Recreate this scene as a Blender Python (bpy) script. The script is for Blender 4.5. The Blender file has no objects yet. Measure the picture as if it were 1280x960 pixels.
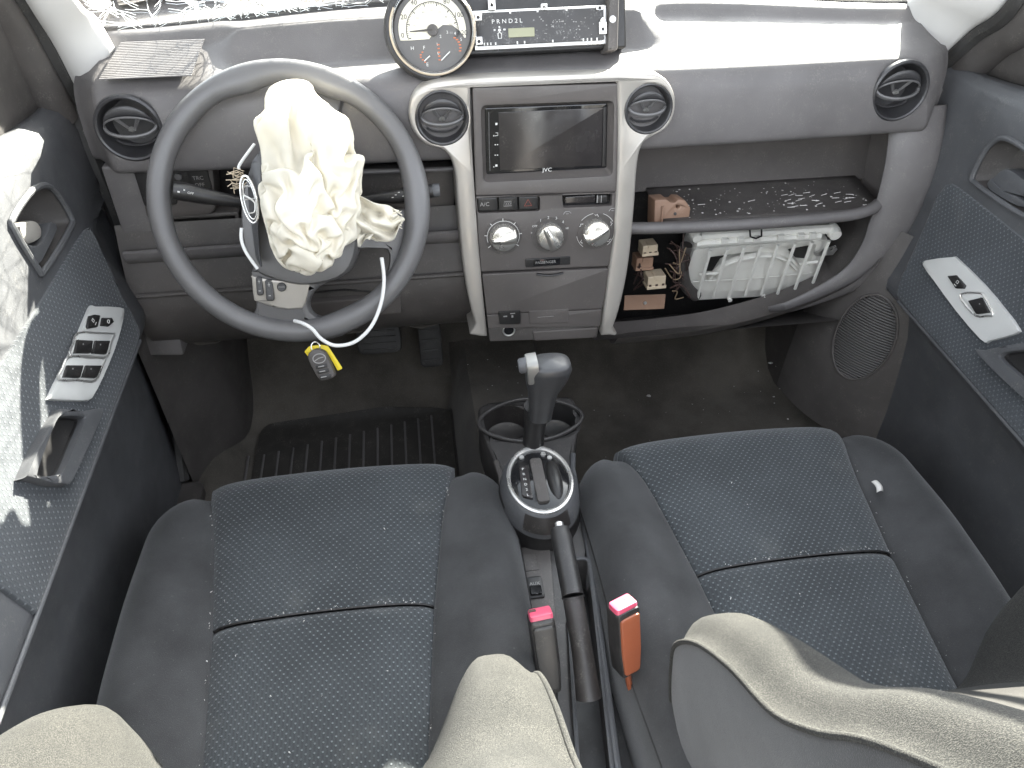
import bpy, bmesh, math, random
import numpy as np
from mathutils import Vector, Matrix
from mathutils.geometry import tessellate_polygon

random.seed(7)
rad = math.radians
scene = bpy.context.scene
C = scene.collection

# ------------------------------------------------------------------ camera, sky, sun, exposure
CAM = Vector((-.19, 0, 1.18)); PITCH, YAW, ROLL, FPX = rad(42), rad(8), rad(-.5), 939.0
FWD = Vector((math.sin(YAW)*math.cos(PITCH), math.cos(YAW)*math.cos(PITCH), -math.sin(PITCH)))
X0 = Vector((math.cos(YAW), -math.sin(YAW), 0)); U0 = X0.cross(FWD)
RT = math.cos(ROLL)*X0 - math.sin(ROLL)*U0; UP = math.sin(ROLL)*X0 + math.cos(ROLL)*U0
cam = bpy.data.cameras.new('camera'); cam.sensor_width = 36; cam.lens = FPX/1280*36
cam.clip_start = .02; cam.clip_end = 400
co = bpy.data.objects.new('camera', cam); C.objects.link(co)
co.matrix_world = Matrix(((RT.x, UP.x, -FWD.x, CAM.x), (RT.y, UP.y, -FWD.y, CAM.y), (RT.z, UP.z, -FWD.z, CAM.z), (0, 0, 0, 1)))
scene.camera = co

SUN = Vector((.49, .735, .465)).normalized()
w = bpy.data.worlds.new('World'); scene.world = w; w.use_nodes = True
nt = w.node_tree
sky = nt.nodes.new('ShaderNodeTexSky'); sky.sky_type = 'NISHITA'; sky.sun_disc = False
sky.sun_elevation = math.asin(SUN.z); sky.sun_rotation = math.atan2(SUN.x, SUN.y)
sky.air_density = 1.0; sky.dust_density = 1.5
hs = nt.nodes.new('ShaderNodeHueSaturation'); hs.inputs['Saturation'].default_value = .24   # a hazy, nearly white sky
nt.links.new(sky.outputs[0], hs.inputs['Color']); nt.links.new(hs.outputs[0], nt.nodes['Background'].inputs[0]); nt.nodes['Background'].inputs[1].default_value = .112
sl = bpy.data.lights.new('sun', 'SUN'); sl.energy = 5; sl.angle = rad(.5); sl.color = (1, .94, .84)
so = bpy.data.objects.new('sun', sl); C.objects.link(so)
so.rotation_euler = (-SUN).to_track_quat('-Z', 'Y').to_euler(); so.location = SUN*5
scene.view_settings.view_transform = 'Standard'; scene.view_settings.look = 'None'
scene.view_settings.exposure = 3.6; scene.view_settings.gamma = 1
scene.cycles.max_bounces = 6; scene.cycles.transparent_max_bounces = 8
scene.cycles.caustics_reflective = False; scene.cycles.caustics_refractive = False

# ------------------------------------------------------------------ where a point of the picture lies on a real plane
def ray(px, py): return FWD + RT*((px-640)/FPX) - UP*((py-480)/FPX)
def on(px, py, p0, n):
    d = ray(px, py); n = Vector(n); return CAM + d*((Vector(p0)-CAM).dot(n)/d.dot(n))
AX = {'x': Vector((1, 0, 0)), 'y': Vector((0, 1, 0)), 'z': Vector((0, 0, 1))}
def at(px, py, ax, v): return on(px, py, AX[ax]*v, AX[ax])

# ------------------------------------------------------------------ materials
class NT:
    def __init__(s, m): s.m = m; s.t = m.node_tree; s.n = s.t.nodes; s.l = s.t.links
    def add(s, typ, **kw):
        n = s.n.new(typ)
        for k, v in kw.items():
            if k.startswith('_'): setattr(n, k[1:], v)
        return n
    def set(s, inp, v):
        if isinstance(v, bpy.types.NodeSocket): s.l.new(v, inp)
        else: inp.default_value = v
    def math(s, op, a, b=None, c=None):
        n = s.add('ShaderNodeMath', _operation=op)
        for i, v in enumerate((a, b, c)):
            if v is not None: s.set(n.inputs[i], v)
        return n.outputs[0]
    def noise(s, vec, scale, detail=3, rough=.5):
        n = s.add('ShaderNodeTexNoise'); s.l.new(vec, n.inputs['Vector'])
        n.inputs['Scale'].default_value = scale; n.inputs['Detail'].default_value = detail; n.inputs['Roughness'].default_value = rough
        return n.outputs[0]
    def mix(s, f, a, b):
        n = s.add('ShaderNodeMix', _data_type='RGBA'); s.set(n.inputs[0], f); s.set(n.inputs[6], a); s.set(n.inputs[7], b); return n.outputs[2]
    def ramp(s, v, lo, hi, a=0., b=1.):
        n = s.add('ShaderNodeMapRange', _interpolation_type='SMOOTHSTEP'); s.set(n.inputs[0], v)
        n.inputs[1].default_value = lo; n.inputs[2].default_value = hi; n.inputs[3].default_value = a; n.inputs[4].default_value = b; return n.outputs[0]
    def bump(s, h, strength, dist=.001, prev=None):
        n = s.add('ShaderNodeBump'); n.inputs['Strength'].default_value = strength; n.inputs['Distance'].default_value = dist
        s.l.new(h, n.inputs['Height'])
        if prev is not None: s.l.new(prev, n.inputs['Normal'])
        return n.outputs[0]
def rgba(c): return (c[0], c[1], c[2], 1)
def base_mat(name):
    m = bpy.data.materials.new(name); m.use_nodes = True
    k = NT(m); b = k.n['Principled BSDF']; t = k.add('ShaderNodeTexCoord').outputs['Object']
    return m, k, b, t
def plastic(name, col, rough=.5, grain=900, gs=.25, vary=.15, dust=0., metal=0., coat=0., spec=.5, dust_col=(.42, .39, .34)):
    m, k, b, t = base_mat(name)
    n1 = k.noise(t, 9, 4); c = k.mix(k.ramp(n1, .3, .7), rgba([x*(1-vary) for x in col]), rgba([min(1, x*(1+vary)) for x in col]))
    if dust:
        n2 = k.noise(t, 45, 6, .7); n3 = k.noise(t, 420, 2, .6)
        d = k.math('MULTIPLY', k.ramp(n2, .45, .75), k.ramp(n3, .45, .7)); c = k.mix(k.math('MULTIPLY', d, dust), c, rgba(dust_col))
    k.l.new(c, b.inputs['Base Color'])
    k.l.new(k.ramp(k.noise(t, 30, 4), .25, .75, max(.02, rough-.08), min(1, rough+.08)), b.inputs['Roughness'])
    b.inputs['Metallic'].default_value = metal; b.inputs['Coat Weight'].default_value = coat; b.inputs['Specular IOR Level'].default_value = spec
    if gs: k.l.new(k.bump(k.noise(t, grain, 2), gs, .0006), b.inputs['Normal'])
    return m
def woven(name, axes, base, dot, pu=.0090, pv=.0050, sheen=.25):
    """cloth with staggered rows of short light stitches over a fine weave"""
    m, k, b, t = base_mat(name)
    sp = k.add('ShaderNodeSeparateXYZ'); k.l.new(t, sp.inputs[0]); s = {'x': sp.outputs[0], 'y': sp.outputs[1], 'z': sp.outputs[2]}
    u = k.math('DIVIDE', s[axes[0]], pu); v = k.math('DIVIDE', s[axes[1]], pv)
    row = k.math('FLOOR', v); u2 = k.math('ADD', u, k.math('MULTIPLY', k.math('MODULO', k.math('ABSOLUTE', row), 2.), .5))
    fu = k.math('SUBTRACT', k.math('FRACT', u2), .5); fv = k.math('SUBTRACT', k.math('FRACT', v), .5)
    d = k.math('ADD', k.math('POWER', k.math('DIVIDE', k.math('ABSOLUTE', fu), .12), 2.), k.math('POWER', k.math('DIVIDE', k.math('ABSOLUTE', fv), .21), 2.))
    wn = k.noise(t, 260, 2); keep = k.ramp(wn, .3, .6, .25, 1.)
    dots = k.math('MULTIPLY', k.ramp(d, 1.5, .3), keep)
    n1 = k.noise(t, 7, 4); cb = k.mix(k.ramp(n1, .3, .72), rgba([x*.82 for x in base]), rgba([x*1.25 for x in base]))
    cb = k.mix(k.ramp(k.math('COSINE', k.math('MULTIPLY', u, 12.566)), -1, 1, 0., .45), cb, rgba([x*.55 for x in base]))
    dirt = k.math('MULTIPLY', k.ramp(k.noise(t, 11, 5, .6), .56, .8), .10); cb = k.mix(dirt, cb, (.30, .29, .26, 1))
    lint = k.ramp(k.noise(t, 900, 1), .74, .80); c = k.mix(k.math('MULTIPLY', lint, .25), k.mix(dots, cb, rgba(dot)), (.4, .4, .38, 1))
    k.l.new(c, b.inputs['Base Color']); b.inputs['Roughness'].default_value = .95; b.inputs['Specular IOR Level'].default_value = .2
    b.inputs['Sheen Weight'].default_value = sheen; b.inputs['Sheen Roughness'].default_value = .5
    h = k.math('ADD', k.ramp(d, 2.6, .2), k.math('MULTIPLY', k.noise(t, 1500, 2), .6))
    k.l.new(k.bump(h, .6, .0012), b.inputs['Normal']); return m
def cloth(name, col, fuzz=.12, rib=None, sheen=.5, scale=900):
    m, k, b, t = base_mat(name)
    n0 = k.noise(t, 6, 4, .6); n1 = k.noise(t, scale, 2, .6)
    c = k.mix(k.ramp(n0, .3, .7), rgba([x*.68 for x in col]), rgba([x*1.32 for x in col]))
    c = k.mix(k.math('MULTIPLY', k.ramp(n1, .5, .8), fuzz), c, (.5, .48, .42, 1))
    lint = k.ramp(k.noise(t, 420, 1), .755, .80); c = k.mix(k.math('MULTIPLY', lint, .14), c, (.5, .48, .44, 1))
    h = n1
    if rib:
        sp = k.add('ShaderNodeSeparateXYZ'); k.l.new(t, sp.inputs[0]); s = {'x': sp.outputs[0], 'y': sp.outputs[1], 'z': sp.outputs[2]}
        r = k.math('SINE', k.math('MULTIPLY', k.math('ADD', s[rib[0]], k.math('MULTIPLY', s[rib[1]], rib[2])), 6.283/rib[3]))
        h = k.math('ADD', k.math('MULTIPLY', n1, .8), k.math('MULTIPLY', r, .10)); c = k.mix(k.ramp(r, -.6, .9, 0., .06), c, rgba([min(1, x*3.2) for x in col]))
    k.l.new(c, b.inputs['Base Color']); b.inputs['Roughness'].default_value = .95; b.inputs['Specular IOR Level'].default_value = .15
    b.inputs['Sheen Weight'].default_value = sheen; b.inputs['Sheen Roughness'].default_value = .45
    k.l.new(k.bump(h, .5, .001), b.inputs['Normal']); return m
def ribbed(name, col, axis, period, rough=.5):
    m, k, b, t = base_mat(name)
    sp = k.add('ShaderNodeSeparateXYZ'); k.l.new(t, sp.inputs[0]); s = {'x': sp.outputs[0], 'y': sp.outputs[1], 'z': sp.outputs[2]}
    r = k.math('SINE', k.math('MULTIPLY', s[axis], 6.283/period))
    b.inputs['Base Color'].default_value = rgba(col); b.inputs['Roughness'].default_value = rough
    k.l.new(k.bump(r, .8, .0012), b.inputs['Normal']); return m
def emit(name, col, st):
    m, k, b, t = base_mat(name); b.inputs['Base Color'].default_value = rgba(col); b.inputs['Emission Color'].default_value = rgba(col); b.inputs['Emission Strength'].default_value = st; return m

M = {}
M['dash'] = plastic('dash_plastic', (.132, .124, .122), .50, 900, .45, .12, .22)
M['dash_dark'] = plastic('dark_plastic', (.074, .067, .063), .55, 1200, .25, .15, .22)
M['bay'] = plastic('bay_plastic', (.098, .088, .083), .55, 1200, .25, .15, .22)  # recess shade and a warm lens flare tint put into the colour
M['trim'] = plastic('door_trim_plastic', (.074, .075, .079), .52, 900, .45, .12, .18)
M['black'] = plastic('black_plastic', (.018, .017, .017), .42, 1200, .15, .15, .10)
M['vent'] = plastic('vent_plastic', (.040, .039, .041), .38, 1500, .1, .1, .08)
M['face'] = plastic('facia_plastic', (.094, .084, .079), .5, 1500, .15, .08, .10)  # warm cast of lens flare mixed into the grey
M['plate'] = plastic('pale_silver_plate', (.66, .655, .63), .36, 2500, .06, .05, .04, metal=.2)
M['silver'] = plastic('silver_paint', (.41, .385, .350), .36, 2500, .06, .05, .04, metal=.35)
M['silver2'] = plastic('satin_metal', (.62, .61, .59), .30, 2500, .03, .06, 0, metal=.8)
M['knob'] = plastic('brushed_knob_metal', (.66, .64, .60), .28, 800, .05, .06, 0, metal=.85)
M['leather'] = plastic('wheel_urethane', (.125, .122, .122), .36, 1900, .22, .10, .06)
M['lever'] = plastic('lever_urethane', (.042, .042, .044), .36, 1900, .2, .10, .06)
M['gloss'] = plastic('gloss_black', (.012, .012, .013), .12, 100, 0, .05, .03)
M['screen'] = plastic('screen_glass', (.028, .025, .025), .22, 100, 0, .05, .10)
M['white'] = plastic('white_housing_plastic', (.76, .745, .69), .45, 500, .08, .06, .25, dust_col=(.30, .27, .22))
M['cream'] = plastic('cream_connector_plastic', (.52, .43, .31), .45, 500, .05, .08, .15)
M['tan'] = plastic('tan_connector_plastic', (.30, .185, .125), .5, 500, .08, .10, .2)
M['carpet'] = cloth('carpet_pile', (.100, .090, .077), .16, None, .15, 700)
M['mat'] = plastic('rubber_mat', (.040, .037, .033), .6, 700, .3, .2, .3)
M['bolster'] = cloth('bolster_cloth', (.044, .044, .045), .06, None, .20, 1100)
M['seat'] = woven('seat_cloth', 'xy', (.046, .051, .055), (.15, .165, .172))
M['door_cloth'] = woven('door_cloth', 'yz', (.056, .061, .067), (.125, .135, .145), .0085, .0052)
M['back_cloth'] = cloth('backrest_rib_cloth', (.023, .023, .021), .04, ('x', 'z', .55, .0026), .06, 900)
M['console'] = plastic('console_plastic', (.046, .043, .042), .5, 1200, .25, .12, .2)
def heather(name, dark, light):
    m, k, b, t = base_mat(name); n1 = k.noise(t, 1000, 3, .7); n2 = k.noise(t, 14, 4, .6)
    c = k.mix(k.ramp(n1, .42, .66), rgba(dark), rgba(light)); c = k.mix(k.ramp(n2, .35, .75, 0., .45), c, rgba(dark))
    k.l.new(c, b.inputs['Base Color']); b.inputs['Roughness'].default_value = .95; b.inputs['Specular IOR Level'].default_value = .1
    b.inputs['Sheen Weight'].default_value = .05; k.l.new(k.bump(n1, .8, .0016), b.inputs['Normal']); return m
M['heather'] = heather('heather_cloth', (.016, .016, .015), (.066, .063, .056))
M['airbag'] = cloth('airbag_nylon', (.74, .70, .60), .0, None, .15, 1400)
k = NT(M['airbag']); tl_ = k.add('ShaderNodeBsdfTranslucent'); tl_.inputs[0].default_value = (.84, .80, .70, 1); mx = k.add('ShaderNodeMixShader'); mx.inputs[0].default_value = .22
k.l.new(k.n['Principled BSDF'].outputs[0], mx.inputs[1]); k.l.new(tl_.outputs[0], mx.inputs[2]); k.l.new(mx.outputs[0], k.n['Material Output'].inputs[0])
M['satin'] = plastic('dull_satin_trim', (.26, .255, .24), .38, 2500, .03, .06, 0, metal=.5)
M['pink'] = plastic('pink_button', (.50, .07, .125), .35, 500, .05, .05, .05)
M['red_glare'] = plastic('red_glare_plastic', (.26, .075, .035), .38, 900, .1, .12, .12)  # dark buckle plastic; orange-brown glare of the light put into its colour
M['brown'] = plastic('brown_vinyl', (.026, .023, .022), .45, 900, .15, .2, .2)
M['yellow'] = plastic('yellow_tag', (.80, .62, .03), .5, 500, .05, .05, 0)
M['cord'] = plastic('white_cord', (.78, .78, .76), .45, 500, .1, .03, .05)
M['paint'] = plastic('car_paint', (.70, .70, .69), .3, 500, 0, .03, .05, coat=.5)
M['pillar'] = plastic('pillar_trim_plastic', (.58, .57, .55), .6, 1300, .25, .05, .05)
M['rubber'] = plastic('seal_rubber', (.030, .029, .028), .6, 900, .2, .15, .2)
M['print'] = plastic('white_print', (.72, .71, .68), .5, 100, 0, .05, 0)
M['printg'] = plastic('grey_print', (.30, .29, .28), .5, 100, 0, .05, 0)
M['orange'] = plastic('orange_print', (.62, .17, .06), .5, 100, 0, .05, 0)
M['redp'] = plastic('dull_red_print', (.30, .07, .05), .5, 100, 0, .05, 0)
M['dial'] = plastic('beige_dial', (.74, .70, .58), .5, 100, 0, .04, 0)
M['dialdark'] = plastic('dark_dial', (.11, .105, .10), .5, 100, 0, .05, .1)
M['board'] = plastic('dusty_black_board', (.040, .038, .038), .45, 300, .1, .15, .55, dust_col=(.5, .5, .48))
M['lcd'] = plastic('lcd_glass', (.30, .30, .19), .25, 100, 0, .05, 0)
M['ribblack'] = ribbed('ribbed_grille', (.085, .083, .085), 'y', .0052)
M['ribdoor'] = ribbed('ribbed_door_trim', (.085, .087, .094), 'z', .0042)
M['mesh'] = ribbed('speaker_mesh', (.060, .056, .054), 'z', .0050)
M['ground'] = plastic('gravel_ground', (.30, .28, .25), .9, 40, .5, .25, .5)
M['grass'] = plastic('grass_blades', (.10, .13, .035), .8, 40, .2, .3, 0)
M['crumb'] = plastic('pale_crumb', (.55, .53, .50), .7, 100, 0, .2, 0)
M['wire'] = plastic('dark_wire', (.06, .035, .03), .5, 100, 0, .3, .1)
M['wirelt'] = plastic('pale_wire', (.26, .19, .12), .5, 100, 0, .2, .1)
def glass(name, tint, refl=.9):
    m = bpy.data.materials.new(name); m.use_nodes = True; k = NT(m); k.n.remove(k.n['Principled BSDF'])
    tr = k.add('ShaderNodeBsdfTransparent'); tr.inputs[0].default_value = rgba(tint); gl = k.add('ShaderNodeBsdfGlossy'); gl.inputs['Roughness'].default_value = .03
    fr = k.add('ShaderNodeFresnel'); fr.inputs[0].default_value = 1.45; mx = k.add('ShaderNodeMixShader')
    k.l.new(k.math('MULTIPLY', fr.outputs[0], refl), mx.inputs[0]); k.l.new(tr.outputs[0], mx.inputs[1]); k.l.new(gl.outputs[0], mx.inputs[2])
    k.l.new(mx.outputs[0], k.n['Material Output'].inputs[0]); return m
M['glass'] = glass('window_glass', (.90, .94, .93)); M['lens'] = glass('clear_lens', (.97, .97, .96), .6)

# ------------------------------------------------------------------ geometry helpers: each returns (verts, faces)
def V(*a): return Vector(a)
def join(*geos):
    vs, fs = [], []
    for v, f in geos:
        o = len(vs); vs += list(v); fs += [tuple(i+o for i in q) for q in f]
    return vs, fs
def frame(o, X, Y):
    o = Vector(o); X = Vector(X).normalized(); Y = Vector(Y); Y = (Y-X*X.dot(Y)).normalized(); Z = X.cross(Y)
    f = lambda u, v, h=0.: o+X*u+Y*v+Z*h
    f.o, f.X, f.Y, f.Z = o, X, Y, Z; return f
def uv_on(fr, px, py, h=0.):
    p = on(px, py, fr.o+fr.Z*h, fr.Z)-fr.o; return (p.dot(fr.X), p.dot(fr.Y))
def box(fr, u0, u1, v0, v1, h0, h1):
    P = [fr(u, v, h) for h in (h0, h1) for v in (v0, v1) for u in (u0, u1)]
    return P, [(0, 2, 3, 1), (4, 5, 7, 6), (0, 1, 5, 4), (2, 6, 7, 3), (0, 4, 6, 2), (1, 3, 7, 5)]
def grid(fn, us, vs, closed=False):
    P = [Vector(fn(u, v)) for v in vs for u in us]; n = len(us); F = []
    for j in range(len(vs)-1):
        for i in range(n if closed else n-1):
            F.append((j*n+i, j*n+(i+1) % n, (j+1)*n+(i+1) % n, (j+1)*n+i))
    return P, F
def lin(a, b, n): return [a+(b-a)*i/(n-1) for i in range(n)]
def tube(pts, r, n=10, closed=False, caps=True, flat=1., up=None):
    pts = [Vector(p) for p in pts]; m = len(pts); rs = r if isinstance(r, (list, tuple)) else [r]*m
    P, F = [], []; nrm = None
    for i, p in enumerate(pts):
        t = (pts[(i+1) % m]-pts[i-1]) if closed else (pts[min(i+1, m-1)]-pts[max(i-1, 0)])
        t.normalize()
        if nrm is None: nrm = (Vector(up) if up else (AX['z'] if abs(t.z) < .9 else AX['x']))
        nrm = (nrm-t*nrm.dot(t)).normalized(); bi = t.cross(nrm)
        for k in range(n):
            a = 2*math.pi*k/n; P.append(p+(nrm*math.cos(a)*flat+bi*math.sin(a))*rs[i])
    for i in range(m if closed else m-1):
        for k in range(n):
            a, b2 = i*n+k, i*n+(k+1) % n; c, d = ((i+1) % m)*n+(k+1) % n, ((i+1) % m)*n+k; F.append((a, b2, c, d))
    if caps and not closed: F.append(tuple(range(n-1, -1, -1))); F.append(tuple((m-1)*n+k for k in range(n)))
    return P, F
def lathe(prof, fr, n=32, a0=0, a1=360, sx=1., sy=1.):
    full = abs(a1-a0) >= 360; cols = n if full else n+1; P, F = [], []
    for (r, h) in prof:
        for k in range(cols):
            a = rad(a0+(a1-a0)*k/n); P.append(fr(r*math.cos(a)*sx, r*math.sin(a)*sy, h))
    for j in range(len(prof)-1):
        for k in range(n):
            q = (k+1) % cols if full else k+1; F.append((j*cols+k, j*cols+q, (j+1)*cols+q, (j+1)*cols+k))
    return P, F
def disc(fr, r, h, n=32, sx=1., sy=1.):
    return [fr(r*math.cos(2*math.pi*k/n)*sx, r*math.sin(2*math.pi*k/n)*sy, h) for k in range(n)], [tuple(range(n))]
def area2(p): return sum(p[i-1][0]*p[i][1]-p[i][0]*p[i-1][1] for i in range(len(p)))/2
def circ(cx, cy, r, n=32, sx=1., sy=1.): return [(cx+r*sx*math.cos(2*math.pi*k/n), cy+r*sy*math.sin(2*math.pi*k/n)) for k in range(n)]
def rpoly(pts, r, seg=4):
    out = []; n = len(pts)
    for i in range(n):
        p, a, b = Vector(pts[i]), Vector(pts[i-1]), Vector(pts[(i+1) % n]); rr = r[i] if isinstance(r, (list, tuple)) else r
        d1, d2 = a-p, b-p; l = min(rr, d1.length*.45, d2.length*.45); q0, q1 = p+d1.normalized()*l, p+d2.normalized()*l
        for k in range(seg+1):
            t = k/seg; q = q0*(1-t)**2+p*2*t*(1-t)+q1*t*t; out.append((q.x, q.y))
    return out
def spline(pts, n=6, closed=False):
    P = [Vector(p) for p in pts]; m = len(P); out = []
    for i in range(m if closed else m-1):
        g = (lambda k: P[k % m]) if closed else (lambda k: P[max(0, min(m-1, k))])
        p0, p1, p2, p3 = g(i-1), g(i), g(i+1), g(i+2)
        for k in range(n):
            t = k/n; out.append(.5*((2*p1)+(p2-p0)*t+(2*p0-5*p1+4*p2-p3)*t*t+(3*p1-p0-3*p2+p3)*t*t*t))
    if not closed: out.append(P[-1])
    return out
def spl2(pts, n=5): return [(p.x, p.y) for p in spline(pts, n, True)]
def patch(loops, fn, h, bev=.001, h0=0., us=(), vs=(), hfn=None):
    """plate in (u, v) with holes, rounded rim and real thickness, laid on the surface fn(u, v, height)"""
    L = []
    for i, lp in enumerate(loops):
        lp = [tuple(p[:2]) for p in lp]
        if (area2(lp) > 0) != (i == 0): lp = lp[::-1]
        L.append(lp)
    tris = tessellate_polygon([[Vector((x, y, 0)) for x, y in lp] for lp in L]); flat = [p for lp in L for p in lp]
    bm = bmesh.new(); vv = [bm.verts.new((x, y, 0)) for x, y in flat]
    for t in tris:
        try:
            f = bm.faces.new([vv[i] for i in t]); f.normal_update()
            if f.normal.z < 0: f.normal_flip()
        except ValueError: pass
    for x in us: bmesh.ops.bisect_plane(bm, geom=bm.verts[:]+bm.edges[:]+bm.faces[:], plane_co=(x, 0, 0), plane_no=(1, 0, 0), dist=1e-6)
    for y in vs: bmesh.ops.bisect_plane(bm, geom=bm.verts[:]+bm.edges[:]+bm.faces[:], plane_co=(0, y, 0), plane_no=(0, 1, 0), dist=1e-6)
    be = [e for e in bm.edges if len(e.link_faces) == 1]; nr = {}
    for e in be:
        f = e.link_faces[0]; a, b = e.verts; d = b.co-a.co; n = Vector((d.y, -d.x, 0))
        if n.length < 1e-12: continue
        n.normalize(); c = f.calc_center_median()-a.co
        if n.dot(c) > 0: n = -n
        for q in e.verts: nr.setdefault(q, []).append(n)
    off = {}
    for q, ns in nr.items():
        s = sum(ns, Vector((0, 0, 0)));
        if s.length < 1e-6: s = ns[0].copy()
        s.normalize(); off[q] = s/max(.5, s.dot(ns[0]))
    base = {q: q.co.copy() for q in nr}
    for q in bm.verts: q.co.z = h
    for q, o in off.items(): q.co = base[q]-o*bev+Vector((0, 0, h))
    cur = {q: q for q in nr}
    for (k, z) in ((.29, h-.29*bev), (0., h-bev), (0., h0)):
        nxt = {q: bm.verts.new(base[q]-off[q]*bev*k+Vector((0, 0, z))) for q in nr}
        for e in be:
            a, b = e.verts; f = e.link_faces[0]; lo = [l for l in f.loops if l.edge == e][0]; a, b = lo.vert, lo.link_loop_next.vert
            bm.faces.new((cur[b], cur[a], nxt[a], nxt[b]))
        cur = nxt
    bm.verts.index_update()
    P = [fn(q.co.x, q.co.y, q.co.z+(hfn(q.co.x, q.co.y) if hfn else 0)) for q in bm.verts]; F = [tuple(q.index for q in f.verts) for f in bm.faces]; bm.free(); return P, F
def rect(u0, u1, v0, v1, r=.002, seg=3): return rpoly([(u0, v0), (u1, v0), (u1, v1), (u0, v1)], r, seg)
_txt = {}
def text(s, size, fr, u, v, h=.0004, sx=1., align='CENTER'):
    if (s, align) not in _txt:
        cu = bpy.data.curves.new('t', 'FONT'); cu.body = s; cu.align_x = align; cu.align_y = 'CENTER'; cu.resolution_u = 2; cu.extrude = 0
        o = bpy.data.objects.new('t', cu); C.objects.link(o); bpy.context.view_layer.update()
        me = bpy.data.meshes.new_from_object(o.evaluated_get(bpy.context.evaluated_depsgraph_get()))
        _txt[(s, align)] = ([x.co.copy() for x in me.vertices], [tuple(p.vertices) for p in me.polygons]); bpy.data.objects.remove(o); bpy.data.meshes.remove(me); bpy.data.curves.remove(cu)
    vs, fs = _txt[(s, align)]; return [fr(u+p.x*size*sx, v+p.y*size, h) for p in vs], fs

# ------------------------------------------------------------------ objects
ORG = {}
def thing(name, label, cat, loc, group=None, kind=None):
    o = bpy.data.objects.new(name, None); C.objects.link(o); o.location = loc; o.empty_display_size = .05
    o['label'] = label; o['category'] = cat; ORG[o] = Vector(loc)
    if group: o['group'] = group
    return o
def obj(name, geo, mat, parent=None, smooth=40, bevel=0., label=None, kind=None, sub=0, solid=0.):
    vs, fs = geo; org = ORG.get(parent, Vector((0, 0, 0)))
    me = bpy.data.meshes.new(name); me.from_pydata([tuple(Vector(v)-org) for v in vs], [], [f for f in fs if len(set(f)) > 2]); me.validate(); me.update()
    bm = bmesh.new(); bm.from_mesh(me); bmesh.ops.remove_doubles(bm, verts=bm.verts[:], dist=1e-6); bmesh.ops.recalc_face_normals(bm, faces=bm.faces[:]); bm.to_mesh(me); bm.free()
    me.materials.append(M[mat] if isinstance(mat, str) else mat); o = bpy.data.objects.new(name, me); C.objects.link(o)
    if parent: o.parent = parent; ORG[o] = org
    if smooth is not None:
        for p in me.polygons: p.use_smooth = True
        me.set_sharp_from_angle(angle=rad(smooth))
    if solid: md = o.modifiers.new('s', 'SOLIDIFY'); md.thickness = solid; md.offset = -1
    if bevel: md = o.modifiers.new('b', 'BEVEL'); md.width = bevel; md.segments = 2; md.limit_method = 'ANGLE'; md.angle_limit = rad(35)
    if sub: md = o.modifiers.new('u', 'SUBSURF'); md.levels = sub; md.render_levels = sub
    if label: o['label'] = label
    if kind: o['kind'] = kind
    return o
def tag(o, label, cat, group=None):
    o['label'] = label; o['category'] = cat
    if group: o['group'] = group
    return o
def ss(a, b, x): t = max(0., min(1., (x-a)/(b-a))); return t*t*(3-2*t)
def interp(xs, ys, x): return float(np.interp(x, xs, ys))

# ------------------------------------------------------------------ the setting: ground outside, carpeted floor
me_g = obj('ground', grid(lambda u, v: V(u, v, -.42), lin(-60, 60, 13), lin(-60, 60, 13)), 'ground', kind='structure')
obj('grass_strip', grid(lambda u, v: V(u, v, -.416), lin(.9, 7, 5), lin(2.6, 9, 5)), 'grass', kind='structure')
tuft = []
for i in range(2600):
    x, y = random.uniform(.9, 6.5), random.uniform(2.6, 7.5); a = random.uniform(0, 6.28); hgt = random.uniform(.03, .10); d = V(math.cos(a), math.sin(a), 0)*.006
    l = V(random.uniform(-.04, .04), random.uniform(-.04, .04), 0); p = V(x, y, -.417); tuft.append(([p-d, p+d, p+l+V(0, 0, hgt)], [(0, 1, 2)]))
obj('grass', join(*tuft), 'grass', kind='stuff', smooth=None)

def floor_z(x, y):
    z = .02+.17*(1-ss(.075, .125, abs(x+.045)))*(1-.25*ss(.9, 1.2, y)) if abs(x+.045) < .13 else .02
    toe = ss(1.18, 1.30, y)*.06+max(0, y-1.25)*1.6
    return max(z, .02+toe)+.05*ss(.56, .64, abs(x))
obj('floor', grid(lambda u, v: V(u, v, floor_z(u, v)+.003*math.sin(u*23+v*9)+.002*math.sin(v*31)), lin(-.70, .70, 85), lin(-.5, 1.42, 60)), 'carpet', kind='structure')

# ------------------------------------------------------------------ car body: pillars, windscreen, bonnet, kick panels
car = thing('car', 'pale pillars and cracked windscreen of the car around the dashboard', 'car', (0, 1.2, .02))
def wbase(x): return 1.235-.050*ss(.0, .60, abs(x))
def wlow(x): return .013*ss(.25, .60, abs(x))
def wsurf(u, v):
    x = u*(.62-.06*v); y = wbase(u*.62)-.62*v+.02*math.sin(v*3.1); return V(x, y+.004, .846-wlow(x)+.60*v+.03*math.sin(v*3.1))
win = obj('windscreen', grid(wsurf, lin(-1, 1, 41), lin(0, 1, 17)), 'glass', car)
crk = []
def crack(u, v, a, n, st, wd):
    pts = []
    for i in range(n):
        pts.append(wsurf(u, v)+V(0, -.002, -.001)); a += random.uniform(-.28, .28); u += math.cos(a)*st/.62; v += math.sin(a)*st/.7
        if abs(u) > .99 or v < .005 or v > .99: break
        if random.random() < .16 and n > 5: crack(u, v, a+random.choice((-1, 1))*random.uniform(.5, 1.2), n//2, st, wd*.8)
    if len(pts) > 1: crk.append(tube(pts, wd, 3, caps=False))
random.seed(11)
for k in range(34): crack(-.60+random.uniform(-.05, .05), .05+random.uniform(-.03, .03), k/34*6.283+random.uniform(-.1, .1), 14, .013, .00035)
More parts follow.
